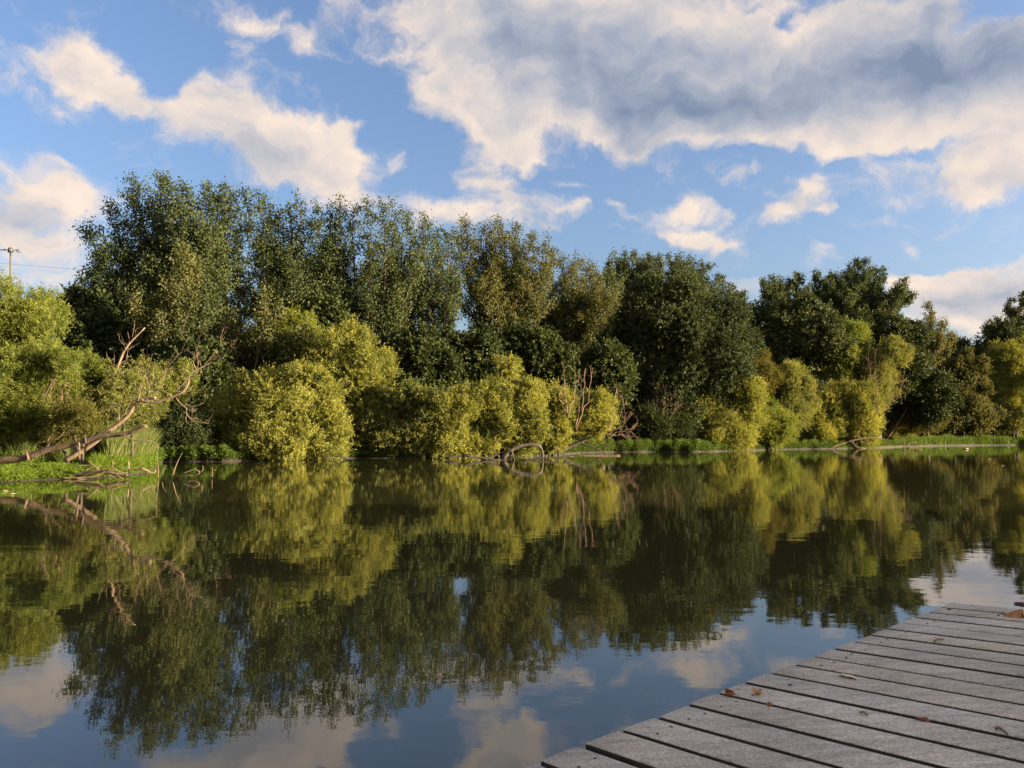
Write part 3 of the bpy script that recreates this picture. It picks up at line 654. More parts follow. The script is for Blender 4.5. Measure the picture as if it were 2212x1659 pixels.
# roots and fallen boughs under the middle bushes
def vt(px, py, Y): return at(px, py, Y)
for nm, lab, Y, polys in (
    ('root_arch', 'dark arching bough looping into the water under the brightest bush', 51, [([(1085, 992), (1105, 972), (1130, 962), (1160, 962), (1170, 972), (1172, 992)], .14), ([(1040, 995), (1080, 980), (1105, 970)], .10), ([(1105, 975), (1112, 995)], .07)]),
    ('root_tangle', 'dark tangled roots along the waterline of the middle clump', 50.5, [([(960, 990), (1010, 985), (1060, 992), (1120, 996)], .07), ([(1000, 980), (1040, 996)], .05), ([(1120, 994), (1190, 988), (1240, 986)], .06), ([(1180, 990), (1178, 1002)], .04), ([(1130, 985), (1150, 1000)], .04), ([(930, 985), (955, 996)], .04)]),
    ('waterline_branches', 'pale fallen branches at the waterline below the leaning bush', 62, [([(1240, 986), (1290, 984), (1340, 983)], .05), ([(1300, 985), (1320, 994), (1318, 1000)], .04), ([(1320, 985), (1345, 990), (1335, 996)], .04)]),
    ('right_bough', 'long dead bough reaching out right of the large golden bush', 100, [([(1790, 968), (1830, 955), (1860, 948), (1905, 944)], .10), ([(1840, 952), (1850, 965), (1870, 970)], .06), ([(1860, 948), (1845, 935)], .05)]),
    ('bank_snag', 'small forked dead snag at the right waterline', 108, [([(1950, 968), (1965, 958), (1980, 955)], .05), ([(1960, 962), (1972, 968), (1990, 964)], .05), ([(1955, 965), (1950, 945)], .04)])):
    t = thing(nm, lab, 'dead branch', vt(*polys[0][0][0], Y))
    for pts, r in polys:
        tb = Tubes(); tb.add(spline([vt(x, y, Y + .15 * k) for k, (x, y) in enumerate(pts)], 4), [r, r * .55], 6, 3, .12); tb.build('branch', M['bark' if nm.startswith('root') else 'twig'], t)

# bare standing twigs
def bare(label, px, py0, Y, tops, seed, r=.05, depth=2, name='bare_shrub', tw=1.5, nt_=5):
    g = np.random.default_rng(seed)
    t = thing(name, label, 'bare shrub', at(px, py0, Y), 'bare dead shrubs')
    tb = Tubes()
    for tx, ty in tops:
        a, c = at(px, py0, Y), at(tx, ty, Y + g.uniform(-.5, .5))
        P = bez(a, (a + c) / 2 + [(c[0] - a[0]) * .3, 0, -.1], c, 9) + np.vstack([np.zeros((1, 3)), g.normal(size=(7, 3)) * .07, np.zeros((1, 3))])
        tb.add(P, [r, r * .3], 5)
        for k in range(nt_):
            s = int(g.integers(3, 9)); twigs(tb, P[s], unit(c - a) + g.normal(size=3) * .45, tw * g.uniform(.4, 1), r * .4, g, depth)
    tb.build('stem', M['twig'], t)
    return t
bare('bare forked sapling behind the upright golden bush', 1225, 900, 60, [(1218, 795), (1250, 800), (1205, 830)], 1, .05, 1, tw=1.0, nt_=3)
bare('taller bare sapling left of the leaning golden bush', 1245, 930, 61, [(1265, 795), (1278, 805), (1255, 830)], 2, .05, 1, tw=1.0, nt_=3)
bare('reddish bare twigs at the right side of the leaning golden bush', 1310, 940, 62, [(1345, 880), (1330, 850), (1365, 890), (1360, 940), (1370, 920)], 3, .04, 2, tw=1.2)
bare('fine reddish bare shrub in front of the round maple', 1420, 930, 82, [(1400, 860), (1440, 830), (1420, 865), (1460, 880), (1385, 885)], 4, .045, 3, tw=1.6, nt_=7)
bare('grey bare branches beside the slanting-stem willow', 1900, 900, 104, [(1955, 800), (1930, 830), (1875, 760), (1890, 770)], 5, .05, 2, tw=1.8)
bare('bare grey twigs above the young poplars', 455, 800, 56, [(450, 735), (480, 720), (500, 745), (435, 760)], 6, .04, 2, tw=1.2)
bare('leafless twiggy shrub among the left willows', 125, 940, 28.8, [(118, 830), (135, 845), (150, 835), (110, 860)], 7, .014, 2, tw=.5, nt_=6)

# ================================================================== MAST, LAMP, WIRES
def simple_mat(name, col, rough=.5, metal=0.0, noise=.0):
    m, nt, out = nodes_of(name)
    p = nn(nt, 'ShaderNodeBsdfPrincipled'); p.inputs['Roughness'].default_value = rough; p.inputs['Metallic'].default_value = metal
    no = nn(nt, 'ShaderNodeTexNoise'); no.inputs['Scale'].default_value = 30; no.inputs['Detail'].default_value = 4
    tc = nn(nt, 'ShaderNodeTexCoord'); nt.links.new(tc.outputs['Object'], no.inputs['Vector'])
    mx = nn(nt, 'ShaderNodeMix', data_type='RGBA'); mx.inputs[6].default_value = (*[c * .8 for c in col], 1); mx.inputs[7].default_value = (*[min(1, c * 1.2) for c in col], 1)
    nt.links.new(no.outputs['Fac'], mx.inputs[0]); nt.links.new(mx.outputs[2], p.inputs['Base Color'])
    nt.links.new(p.outputs[0], out.inputs[0]); return m
M['steel'] = simple_mat('weathered_steel', (.085, .07, .062), .6)
M['lampgrey'] = simple_mat('lamp_housing', (.07, .065, .06), .5)
M['wire'] = simple_mat('wire_rubber', (.05, .05, .055), .6)
Ym = 110
mt_ = thing('light_mast', 'tall brown floodlight mast rising above the left willow', 'light mast', at(18, 960, Ym))
tb = Tubes(); tb.add([at(18, 965, Ym), at(20, 750, Ym), at(22.5, 546, Ym)], [.13, .11, .085], 10); tb.build('pole', M['steel'], mt_)
hd = at(22.5, 540, Ym)
tb = Tubes(); tb.add([hd + [0, 0, -.35], hd + [0, 0, -.05], hd + [0, 0, .2]], [.28, .36, .30], 12); tb.add([hd + [0, 0, .2], hd + [0, 0, .32]], [.3, .22], 12); tb.build('head_ring', M['lampgrey'], mt_)
tb = Tubes(); tb.add([hd + [.02, 0, .3], hd + [.02, 0, 1.0]], [.015, .008], 5); tb.build('spike', M['steel'], mt_)
for k, (dx, dy, dz) in enumerate(((-1.3, -.2, -.02), (-1.2, .5, .22), (1.35, -.2, -.02), (1.2, .5, -.24))):
    tb = Tubes(); a = hd + [np.sign(dx) * .25, 0, -.05]; b = hd + [dx, dy, dz]
    mid = a + (b - a) * .45
    tb.add([a, mid], [.025, .025], 6); o = tb.build('lamp_arm', M['steel'], mt_)
    tb = Tubes(); tb.add([mid, mid + (b - mid) * .1, mid + (b - mid) * .9, b], [.03, .075, .075, .03], 8); h = tb.build('floodlight', M['lampgrey'], o); h.location = (0, 0, 0)
tb = Tubes(); tb.add(spline([hd + [.2, -.1, -.3], hd + [.18, -.1, -.7], hd + [.32, -.1, -.85], hd + [.45, -.1, -.6], hd + [.42, -.1, -.3]], 4), [.015, .015], 5); tb.build('cable_loop', M['wire'], mt_)

for nm, lab, a, b, r, sag in (('overhead_wire', 'thin upper overhead wire crossing the left sky', at(-300, 538, 150), at(330, 592, 150), .02, .8),
                          ('overhead_cable', 'thicker lower overhead cable behind the left willow', at(-200, 620, 150), at(330, 640, 150), .05, .5)):
    m = (a + b) / 2 - [0, 0, sag]
    tb = Tubes(); tb.add(bez(a, m, b, 20), [r, r], 5); o = tb.build(nm, M['wire']); tag(o, lab, 'wire', 'overhead wires')
sl = thing('street_lamp', 'distant double-arm street lamp in the right sky gap', 'street lamp', at(2117, 930, 170))
tb = Tubes(); tb.add([at(2117, 960, 170), at(2117, 850, 170), at(2117, 754, 170)], [.16, .13, .09], 8); tb.build('pole', M['steel'], sl)
for s in (-1, 1):
    t0 = at(2117, 756, 170)
    tb = Tubes(); tb.add(bez(t0, t0 + [s * .7, 0, .55], t0 + [s * 1.7, 0, .5], 7), [.06, .05], 6); a = tb.build('lamp_arm', M['steel'], sl)
    tb = Tubes(); e = t0 + [s * 1.7, 0, .5]; tb.add([e + [-s * .1, 0, 0], e + [s * .1, 0, .02], e + [s * .6, 0, .0], e + [s * .75, 0, -.04]], [.05, .13, .12, .04], 8); h = tb.build('lamp_head', M['lampgrey'], a); h.location = (0, 0, 0)

# ================================================================== DUCK AND FLOATING BITS
def ellipsoid(c, r, n=14, m=10):
    u = np.linspace(0, 2 * PI, n, endpoint=False); v = np.linspace(-PI / 2, PI / 2, m)
    V = np.array([[math.cos(b) * math.cos(a), math.cos(b) * math.sin(a), math.sin(b)] for b in v for a in u]) * r + c
    F = [[i * n + j, i * n + (j + 1) % n, (i + 1) * n + (j + 1) % n, (i + 1) * n + j] for i in range(m - 1) for j in range(n)]
    return V, np.array(F)
M['duck'] = simple_mat('brown_feather', (.13, .095, .06), .8)
M['duckpale'] = simple_mat('pale_feather', (.55, .50, .42), .8)
M['bill'] = simple_mat('duck_bill', (.35, .22, .05), .5)
def duck(px, py, label):
    c = onz(px, py)
    t = thing('duck', label, 'duck', c)
    # one continuous body: rings swept from tail through breast, neck and head
    prof = [(-.33, .12, .01, .01), (-.27, .10, .05, .03), (-.15, .07, .11, .08), (0, .06, .13, .10), (.12, .07, .12, .10), (.2, .11, .08, .08), (.235, .18, .045, .05), (.25, .24, .04, .045), (.275, .285, .05, .05), (.31, .29, .042, .042), (.345, .28, .015, .015)]
    V = []
    for k, (x, z, ry, rz) in enumerate(prof):
        for q in range(12):
            a = q * PI / 6
            tilt = .8 if 5 <= k <= 7 else 0
            V.append(c + np.array([x - math.sin(a) * rz * tilt * .6, math.cos(a) * ry, z + math.sin(a) * rz * (1 - tilt * .5)]))
    F = [[i * 12 + j, i * 12 + (j + 1) % 12, (i + 1) * 12 + (j + 1) % 12, (i + 1) * 12 + j] for i in range(len(prof) - 1) for j in range(12)]
    link('body', mesh_np('body', np.array(V), np.array(F), True), M['duck'], t)
    for s in (-1, 1):
        V, F = ellipsoid(c + [-.06, s * .115, .10], np.array([.19, .03, .06])); link('wing', mesh_np('wing', V, F, True), M['duckpale'], t)
    V, F = ellipsoid(c + [.375, 0, .272], np.array([.045, .022, .012])); link('bill', mesh_np('bill', V, F, True), M['bill'], t)
duck(2088, 970.5, 'brown duck swimming before the right grassy bank')

M['leafpale'] = simple_mat('floating_leaf_skin', (.50, .40, .26), .6)
for k, (px, py, s, lab) in enumerate(((18, 1062, .12, 'curled pale leaf floating close to the left edge'), (33, 1068, .10, 'pale leaf floating before the peninsula'), (2140, 992, .11, 'pale speck of leaf floating below the duck'),
                                   (2168, 1006, .10, 'pale leaf floating near the right edge of the pond'), (1586, 1009, .08, 'lone pale leaf afloat below the low bright bush'), (1180, 1018, .07, 'pale leaf afloat below the arching bough'))):
    g = np.random.default_rng(200 + k); c = onz(px, py, .006)
    a = np.linspace(0, 2 * PI, 14, endpoint=False); rr = s * (1 + .25 * np.sin(a * 5 + k))
    V = [c + [0, 0, .01]] + [c + [math.cos(t) * r, .55 * math.sin(t) * r, .012 + .10 * s * (1 + math.cos(2 * t + k))] for t, r in zip(a, rr)]
    me = bpy.data.meshes.new('floating_leaf'); me.from_pydata([list(v) for v in V], [], [[0, i + 1, (i + 1) % 14 + 1] for i in range(14)]); me.update()
    tag(link('floating_leaf', me, M['leafpale']), lab, 'leaf', 'leaves afloat on the pond')

# ================================================================== DOCK
d1 = unit(ray(2972, 951)); d2 = unit(ray(-232, 1095))
if d2[0] > 0: d2 = -d2
right = -d2                      # along the planks, to the right
nrm = unit(np.cross(right, d1)); nrm = nrm if nrm[2] > 0 else -nrm
rr0 = ray(1162.4, 1645.1); P0 = np.array([0, 0, CAM_H]) + rr0 * (2.29 / rr0[1])
def deck(px, py):
    d = ray(px, py); o = np.array([0, 0, CAM_H])
    return o + d * (np.dot(P0 - o, nrm) / np.dot(d, nrm))
gaps = [(1162.4, 1645.1), (1255.7, 1609.9), (1341, 1578.2), (1417.3, 1548.4), (1486.8, 1521.9), (1551.3, 1497.6), (1611.3, 1474.9), (1665.2, 1454.0), (2016.8, 1317.9), (2041.6, 1307)]
gp = [float(np.dot(deck(*g_) - P0, d1)) for g_ in gaps]
print('gap positions', [round(x, 3) for x in gp], 'corner', round(float(np.dot(deck(2066.4, 1297.1) - P0, d1)), 3), 'P0', P0, 'cam over deck', round(float(np.dot(np.array([0, 0, CAM_H]) - P0, nrm)), 3), 'angle', math.degrees(math.acos(np.dot(d1, right))), 'nrm', nrm)
PW = (gp[7] - gp[0]) / 7.0
NP_F = 18
def deck_mat():
    m, nt, out = nodes_of('weathered_deck_board')
    tc = nn(nt, 'ShaderNodeTexCoord')
    mp = nn(nt, 'ShaderNodeMapping'); mp.inputs['Scale'].default_value = (1.0, 5.0, 5.0)
    nt.links.new(tc.outputs['Object'], mp.inputs[0])
    ge = nn(nt, 'ShaderNodeAttribute', attribute_name='tone')
    add = nn(nt, 'ShaderNodeVectorMath', operation='ADD'); sc3 = nn(nt, 'ShaderNodeVectorMath', operation='SCALE'); sc3.inputs[0].default_value = (7, 13, 5)
    nt.links.new(ge.outputs['Fac'], sc3.inputs['Scale']); nt.links.new(mp.outputs[0], add.inputs[0]); nt.links.new(sc3.outputs[0], add.inputs[1])
    gr = nn(nt, 'ShaderNodeTexNoise'); gr.inputs['Scale'].default_value = 5; gr.inputs['Detail'].default_value = 9; gr.inputs['Roughness'].default_value = .72
    nt.links.new(add.outputs[0], gr.inputs['Vector'])
    fi = nn(nt, 'ShaderNodeTexNoise'); fi.inputs['Scale'].default_value = 120; fi.inputs['Detail'].default_value = 3; fi.inputs['Roughness'].default_value = .7
    nt.links.new(tc.outputs['Object'], fi.inputs['Vector'])
    big = nn(nt, 'ShaderNodeTexNoise'); big.inputs['Scale'].default_value = 2.3; big.inputs['Detail'].default_value = 4
    nt.links.new(tc.outputs['Object'], big.inputs['Vector'])
    cr = nn(nt, 'ShaderNodeValToRGB'); e = cr.color_ramp.elements
    e[0].position = .3; e[0].color = (.27, .258, .232, 1); e[1].position = .72; e[1].color = (.53, .512, .470, 1)
    nt.links.new(gr.outputs['Fac'], cr.inputs[0])
    tint = nn(nt, 'ShaderNodeMix', data_type='RGBA', blend_type='MULTIPLY'); tint.inputs[7].default_value = (1.02, .97, .90, 1)
    nt.links.new(ge.outputs['Fac'], tint.inputs[0]); nt.links.new(cr.outputs[0], tint.inputs[6])
    mr = nn(nt, 'ShaderNodeMapRange'); mr.inputs[1].default_value = .3; mr.inputs[2].default_value = .7; mr.inputs[3].default_value = .50; mr.inputs[4].default_value = 1.38
    nt.links.new(fi.outputs['Fac'], mr.inputs[0])
    mb = nn(nt, 'ShaderNodeMapRange'); mb.inputs[1].default_value = .3; mb.inputs[2].default_value = .7; mb.inputs[3].default_value = .74; mb.inputs[4].default_value = 1.20
    nt.links.new(big.outputs['Fac'], mb.inputs[0])
    ml = nn(nt, 'ShaderNodeMath', operation='MULTIPLY'); nt.links.new(mr.outputs[0], ml.inputs[0]); nt.links.new(mb.outputs[0], ml.inputs[1])
    v = nn(nt, 'ShaderNodeVectorMath', operation='SCALE'); nt.links.new(tint.outputs[2], v.inputs[0]); nt.links.new(ml.outputs[0], v.inputs['Scale'])
    p = nn(nt, 'ShaderNodeBsdfPrincipled'); p.inputs['Roughness'].default_value = .75; p.inputs['Specular IOR Level'].default_value = .3
    nt.links.new(v.outputs[0], p.inputs['Base Color'])
    bp = nn(nt, 'ShaderNodeBump'); bp.inputs['Strength'].default_value = .5; bp.inputs['Distance'].default_value = .003
    nt.links.new(fi.outputs['Fac'], bp.inputs['Height']); nt.links.new(bp.outputs[0], p.inputs['Normal'])
    nt.links.new(p.outputs[0], out.inputs[0]); return m

dock = thing('dock', 'weathered grey plank dock reaching over the water', 'dock', P0 + right * 2.2 + d1 * 1.2 - nrm * .2)
# local frame of the dock: x along the planks, y along its edge, z up
from mathutils import Matrix
yax = np.cross(nrm, right)
sgn = 1.0 if np.dot(yax, d1) > 0 else -1.0
shear = float(np.dot(d1, right)); yl = float(np.dot(d1, yax))
def dk(a, b, c): return P0 + right * a + d1 * b + nrm * c       # a along plank, b along edge, c up
GAP, TH, PL = .029, .04, 5.2
gd = np.random.default_rng(77)
V, F, T, SI = [], [], [], []      # SI: sides and undersides that take the gap-shade colour
nb = 0
for k in range(-12, NP_F):
    b0 = k * PW + GAP * .5 + gd.normal() * .0012; b1 = (k + 1) * PW - GAP * .5 + gd.normal() * .0012
    a0 = gd.uniform(-.006, .006); a1 = PL if k < NP_F - 1 else .62
    e = .003
    n0 = len(V); zt = gd.normal() * .0012
    NS = 14
    prof = [(b0, -TH), (b0, -e), (b0 + e * .3, -e * .3), (b0 + e, 0), (b0 + (b1 - b0) * .5, .0012), (b1 - e, 0), (b1 - e * .3, -e * .3), (b1, -e), (b1, -TH)]
    xs = np.concatenate([[a0, a0 + .004], np.linspace(a0 + .1, a1 - .1, NS - 4), [a1 - .004, a1]]); NSx = len(xs)
    wv = gd.normal(size=NSx) * .0008
    for q, x in enumerate(xs):
        cut = -.004 if q in (0, NSx - 1) else 0
        for (b, c) in prof: V.append(dk(x, b + wv[q] * (1 if b > (b0 + b1) / 2 else -1), c + zt + (cut if c > -.02 else 0)))
    m9 = len(prof)
    tval = gd.uniform()
    for q in range(NSx - 1):
        for w in range(m9):
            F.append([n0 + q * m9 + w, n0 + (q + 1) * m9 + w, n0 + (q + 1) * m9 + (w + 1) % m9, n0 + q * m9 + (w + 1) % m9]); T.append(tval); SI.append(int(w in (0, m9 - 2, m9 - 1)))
    for q in (0, NSx - 1):
        r = [n0 + q * m9 + w for w in range(m9)]
        for w in range(1, m9 - 2, 2):
            f = [r[0], r[w], r[w + 1], r[w + 2]]
            F.append(f if q == 0 else f[::-1]); T.append(tval); SI.append(0)
me = mesh_np('decking', np.array(V), np.array(F), attr=np.array(T))
deck_o = link('decking', me, deck_mat(), dock)
me.materials.append(bark_mat('shaded_plank_side', (.010, .009, .008), (.035, .030, .026), 14))  # near-black colour painted as the shade inside the gaps
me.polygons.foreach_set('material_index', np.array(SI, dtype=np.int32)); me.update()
M['joist'] = bark_mat('treated_timber', (.05, .042, .035), (.13, .11, .09), 4)
def box_pts(a0, a1, b0, b1, c0, c1):
    V = np.array([dk(a, b, c) for a in (a0, a1) for b in (b0, b1) for c in (c0, c1)])
    F = np.array([[0, 1, 3, 2], [4, 6, 7, 5], [0, 4, 5, 1], [2, 3, 7, 6], [0, 2, 6, 4], [1, 5, 7, 3]])
    return V, F
bl, bh = -12 * PW + .03, (NP_F - 1) * PW - .04
for a in (.10, .80, 1.5, 2.2, 2.9, 3.6, 4.3, 5.0):
    Vb, Fb = box_pts(a, a + .045, bl, bh, -TH - .19, -TH - .003)
    link('joist', mesh_np('joist', Vb, Fb), M['joist'], dock)
Vb, Fb = box_pts(.05, 5.15, bh + .002, bh + .045, -TH - .19, -TH - .003); link('end_beam', mesh_np('end_beam', Vb, Fb), M['joist'], dock)
for a in (.5, 2.5, 4.5):
    for b in (.1 * PW, 9 * PW, 16 * PW):
        q = dk(a, b, -TH - .19); tb = Tubes(); tb.add([q - [0, 0, 1.7], q], [.09, .09], 12); tb.build('piling', M['joist'], dock)
# two screws near the end of each plank
M['nail'] = simple_mat('rusty_nail', (.07, .06, .054), .6, .4)
sm_ = None
for k in range(0, NP_F):
    for bb in (.28, .72):
        c = dk(.11 + gd.normal() * .006, (k + bb) * PW, .0022)
        if sm_ is None:
            tb = Tubes(); tb.add([c - nrm * .012, c], [.005, .005], 8); so = tb.build('screw', M['nail'], dock); sm_ = c
        else:
            o = so.copy(); COL.objects.link(o); o.parent = dock
            o.location = [so.location[i] + c[i] - sm_[i] for i in range(3)]

# ------------------------------------------------------------------ dry leaves on the dock
def dry_leaf_mat(name, a, b):
    return bark_mat(name, a, b, 45, (1, 1, 1), .7, .35)
M['leaf_brown'] = dry_leaf_mat('dry_leaf_brown', (.20, .085, .025), (.42, .20, .075))
M['leaf_tan'] = dry_leaf_mat('dry_leaf_tan', (.30, .18, .07), (.55, .36, .16))
M['leaf_pale'] = dry_leaf_mat('dry_leaf_pale', (.48, .40, .28), (.68, .60, .46))
M['leaf_rust'] = dry_leaf_mat('dry_leaf_rust', (.10, .032, .015), (.24, .085, .035))
M['leaf_dark'] = dry_leaf_mat('withered_dark', (.012, .010, .012), (.05, .035, .03))
M['leaf_red'] = dry_leaf_mat('withered_red', (.035, .008, .010), (.16, .03, .03))
def sheet_leaf(center, size, curl, crumple, yaw, seed, mat, name, label, roll=0.0, pitch=0.0, points=5, stem=None, aspect=.8, lift=0.0):
    """a leaf blade with lobed rim, vein fold and curl; stem is a part"""
    g = np.random.default_rng(seed)
    nr, na = 9, 36
    V = []
    a = np.linspace(0, 2 * PI, na, endpoint=False)
    rim = 1 + .10 * np.cos(points * a) + .05 * np.sin(11 * a + g.uniform(0, 6)) + .025 * np.sin(19 * a)
    rim = rim * (1 + .18 * np.exp(-((a) ** 2) / .08) + .18 * np.exp(-((a - 2 * PI) ** 2) / .08))
    fx = g.normal(size=(4, 2)) * 3.2; ph = g.uniform(0, 6, 4)
    for k in range(nr + 1):
        t = k / nr
        for q in range(na):
            x = t * rim[q] * math.cos(a[q]); y = t * rim[q] * math.sin(a[q]) * aspect
            z = curl * y * y + .55 * curl * x * x * g.uniform(.97, 1.03) + .12 * abs(y) + crumple * .25 * sum(math.sin(fx[w, 0] * x + fx[w, 1] * y + ph[w]) for w in range(4)) * t
            bend = curl * .9 * y
            V.append([x, y * math.cos(bend * .8), z])
    V = np.array(V) * size * .5
    cy, sy = math.cos(roll), math.sin(roll)
    V = V @ np.array([[1, 0, 0], [0, cy, -sy], [0, sy, cy]]).T
    cy, sy = math.cos(pitch), math.sin(pitch)
    V = V @ np.array([[cy, 0, sy], [0, 1, 0], [-sy, 0, cy]]).T
    cy, sy = math.cos(yaw), math.sin(yaw)
    V = V @ np.array([[cy, -sy, 0], [sy, cy, 0], [0, 0, 1]]).T
    zmin = V[:, 2].min()
    # keep the leaf resting on the boards
    fr = np.stack([right, np.cross(nrm, right), nrm])
    def W(p): return center + (np.array(p) - [0, 0, zmin - .001 - lift]) @ fr
    F = [[k * na + q, (k + 1) * na + q, (k + 1) * na + (q + 1) % na, k * na + (q + 1) % na] for k in range(nr) for q in range(na)]
    t = thing(name, label, 'leaf', center, 'dry leaves lying on the dock')
    link('blade', mesh_np('blade', W(V), np.array(F), True), M[mat], t)
    if stem:
        tip = V[na * nr + na // 2]
        d = unit(np.array([math.cos(yaw + PI + stem[1]), math.sin(yaw + PI + stem[1]), stem[2]]))
        tb = Tubes(); tb.add(W(spline([tip * .9, tip + d * size * stem[0] * .5, tip + d * size * stem[0]], 4)), [size * .018, size * .012], 6)
        tb.build('stalk', M['leaf_rust' if mat != 'leaf_pale' else 'twig'], t)
    return t
def dsz(px, py, w):             # pixel width -> size on the deck
    p = deck(px, py); return w * p[1] / FPX
for (px, py, w, curl, cr_, yaw, roll, pitch, mat, lab, stem, asp) in (
    (1575, 1503, 21, 1.5, .55, .6, .9, .3, 'leaf_brown', 'crumpled brown leaf curled upright across a plank gap near the dock edge', None, .8),
    (1637, 1501, 23, .9, .45, .2, .35, .1, 'leaf_tan', 'tan curled leaf lying mid-plank beside the upright crumpled one', None, .8),
    (1660, 1527, 14, 1.4, .5, 1.2, .5, 0, 'leaf_brown', 'small reddish-brown curled leaf stuck in a plank gap', None, .8),
    (1707, 1482, 10, .8, .4, .4, .2, 0, 'leaf_dark', 'tiny grey withered leaf lying between tan and pale leaves', None, .7),
    (1832, 1464, 44, -.28, .10, -.25, -.30, 0, 'leaf_pale', 'large pale cream leaf lying face down with its stalk up', (.5, .7, .5), .62),
    (1994, 1557, 27, .9, .5, .3, .3, 0, 'leaf_rust', 'dark rust leaf crumpled over a plank gap', None, .5),
    (2050, 1318, 9, .9, .4, .8, .2, 0, 'leaf_dark', 'small black withered bud near the far dock corner', None, .6),
    (2225, 1584, 26, .9, .4, .8, .4, 0, 'leaf_tan', 'yellowish leaf cut by the right edge of the photo', None, .7)):
    sheet_leaf(deck(px, py), dsz(px, py, w), curl, cr_, yaw, int(px), mat, 'dry_leaf', lab, roll, pitch, 5, stem, asp)
# the big brown folded leaf standing on edge at the far right of the dock
def folded_leaf(px, py, w, mat, label, seed, tall=.62):
    g = np.random.default_rng(seed); c = deck(px, py); s = dsz(px, py, w)
    t = thing('dry_leaf', label, 'leaf', c, 'dry leaves lying on the dock')
    V = []; nx, nz = 16, 9
    yv = np.cross(nrm, right)
    for side in (-1, 1):
        for i in range(nx + 1):
            u = i / nx
            h = (0.22 + tall * u ** .8) * (1 - .06 * math.sin(u * 19))
            if u > .96: h *= .9
            for k in range(nz + 1):
                v = k / nz
                x = (u - .5) * s + s * .03 * math.sin(v * 5 + i)
                y = side * s * .16 * (1 - v) * (.6 + u) * (1 + .2 * math.sin(6 * u + side)) + s * .02 * math.sin(9 * u + 4 * v)
                V.append(c + right * x + yv * (y + .02 * s * v) + nrm * (v * h * s * .62 + .001))
    m = (nx + 1) * (nz + 1)
    F = [[o + i * (nz + 1) + k, o + (i + 1) * (nz + 1) + k, o + (i + 1) * (nz + 1) + k + 1, o + i * (nz + 1) + k + 1] for o in (0, m) for i in range(nx) for k in range(nz)]
    link('blade', mesh_np('blade', np.array(V), np.array(F), True), M[mat], t)
    tb = Tubes(); a = c - right * s * .5
    tb.add(spline([a + nrm * .05 * s, a - right * s * .18 + nrm * .16 * s, a - right * s * .33 + nrm * .05 * s], 4), [s * .025, s * .018], 6)
    tb.add([a - right * s * .30 + nrm * .03 * s, a - right * s * .36 + nrm * .06 * s, a - right * s * .40 + nrm * .03 * s], [s * .02, s * .05, s * .02], 6)
    tb.add([a + right * s * .06 + nrm * .15 * s, a - right * s * .1 + nrm * .30 * s], [s * .03, s * .02], 5)
    tb.build('stalk', M['leaf_dark'], t)
folded_leaf(2190, 1334, 36, 'leaf_brown', 'big orange-brown leaf folded and standing on edge at the right of the dock', 3)
def withered(px, py, w, label):
    c = deck(px, py); s = dsz(px, py, w); g = np.random.default_rng(9)
    t = thing('withered_leaf', label, 'leaf', c)
    def lump(name, mat, off, r):
        V, F = ellipsoid(np.zeros(3), np.ones(3), 20, 12)
        V = V * (1 + .22 * np.sin(V @ (g.normal(size=(3, 3)) * 4)).sum(1, keepdims=True) / 2)
        link(name, mesh_np(name, c + (V * r + off)[:, :1] * right + (V * r + off)[:, 1:2] * np.cross(nrm, right) + (V * r + off)[:, 2:] * nrm, F, True), M[mat], t)
    lump('blade', 'leaf_dark', np.array([0, 0, s * .12]), np.array([s * .5, s * .22, s * .12]))
    lump('curled_rim', 'leaf_red', np.array([-s * .1, 0, s * .22]), np.array([s * .42, s * .18, s * .10]))
withered(2208, 1311, 30, 'dark red and black withered leaf on the far edge of the dock')
for k, (pts, lab) in enumerate((([(2018, 1388), (2026, 1386), (2038, 1384)], 'short dark twig on the far dock planks'), ([(2150, 1579), (2160, 1580), (2176, 1590)], 'thin twig over a plank gap right of the rust leaf'), ([(1858, 1543), (1866, 1545), (1874, 1549)], 'tiny pale twig beside a plank gap'))):
    P = [deck(*p) + nrm * (.006 + .004 * (i == 1)) for i, p in enumerate(pts)]
    tb = Tubes(); tb.add(spline(P, 4), [.0045, .003], 6); tag(tb.build('twig', M['twig']), lab, 'twig', 'twigs lying on the dock')

# ================================================================== SKY, SUN
w = bpy.data.worlds.new('World'); sc.world = w; w.use_nodes = True
nt = w.node_tree; nt.nodes.clear()
out = nt.nodes.new('ShaderNodeOutputWorld')
sky = nn(nt, 'ShaderNodeTexSky', sky_type='NISHITA'); sky.sun_disc = False
sky.sun_elevation = SUN_EL; sky.sun_rotation = SUN_AZ; sky.air_density = 1.0; sky.dust_density = 3.2; sky.ozone_density = 2.4
SKY_S = .061
hs = nn(nt, 'ShaderNodeMix', data_type='RGBA', blend_type='MULTIPLY'); hs.inputs[0].default_value = 1; hs.inputs[7].default_value = (1.03, .99, 1.09, 1)
nt.links.new(sky.outputs[0], hs.inputs[6])
bgs = nn(nt, 'ShaderNodeBackground'); bgs.inputs[1].default_value = SKY_S; nt.links.new(hs.outputs[2], bgs.inputs[0])
tc = nn(nt, 'ShaderNodeTexCoord')
nrmz = nn(nt, 'ShaderNodeVectorMath', operation='NORMALIZE'); nt.links.new(tc.outputs['Generated'], nrmz.inputs[0])
sx = nn(nt, 'ShaderNodeSeparateXYZ'); nt.links.new(nrmz.outputs[0], sx.inputs[0])
azn = nn(nt, 'ShaderNodeMath', operation='ARCTAN2'); nt.links.new(sx.outputs[0], azn.inputs[0]); nt.links.new(sx.outputs[1], azn.inputs[1])
eln = nn(nt, 'ShaderNodeMath', operation='ARCSINE'); nt.links.new(sx.outputs[2], eln.inputs[0])
pc = nn(nt, 'ShaderNodeCombineXYZ'); nt.links.new(azn.outputs[0], pc.inputs[0]); nt.links.new(eln.outputs[0], pc.inputs[1])
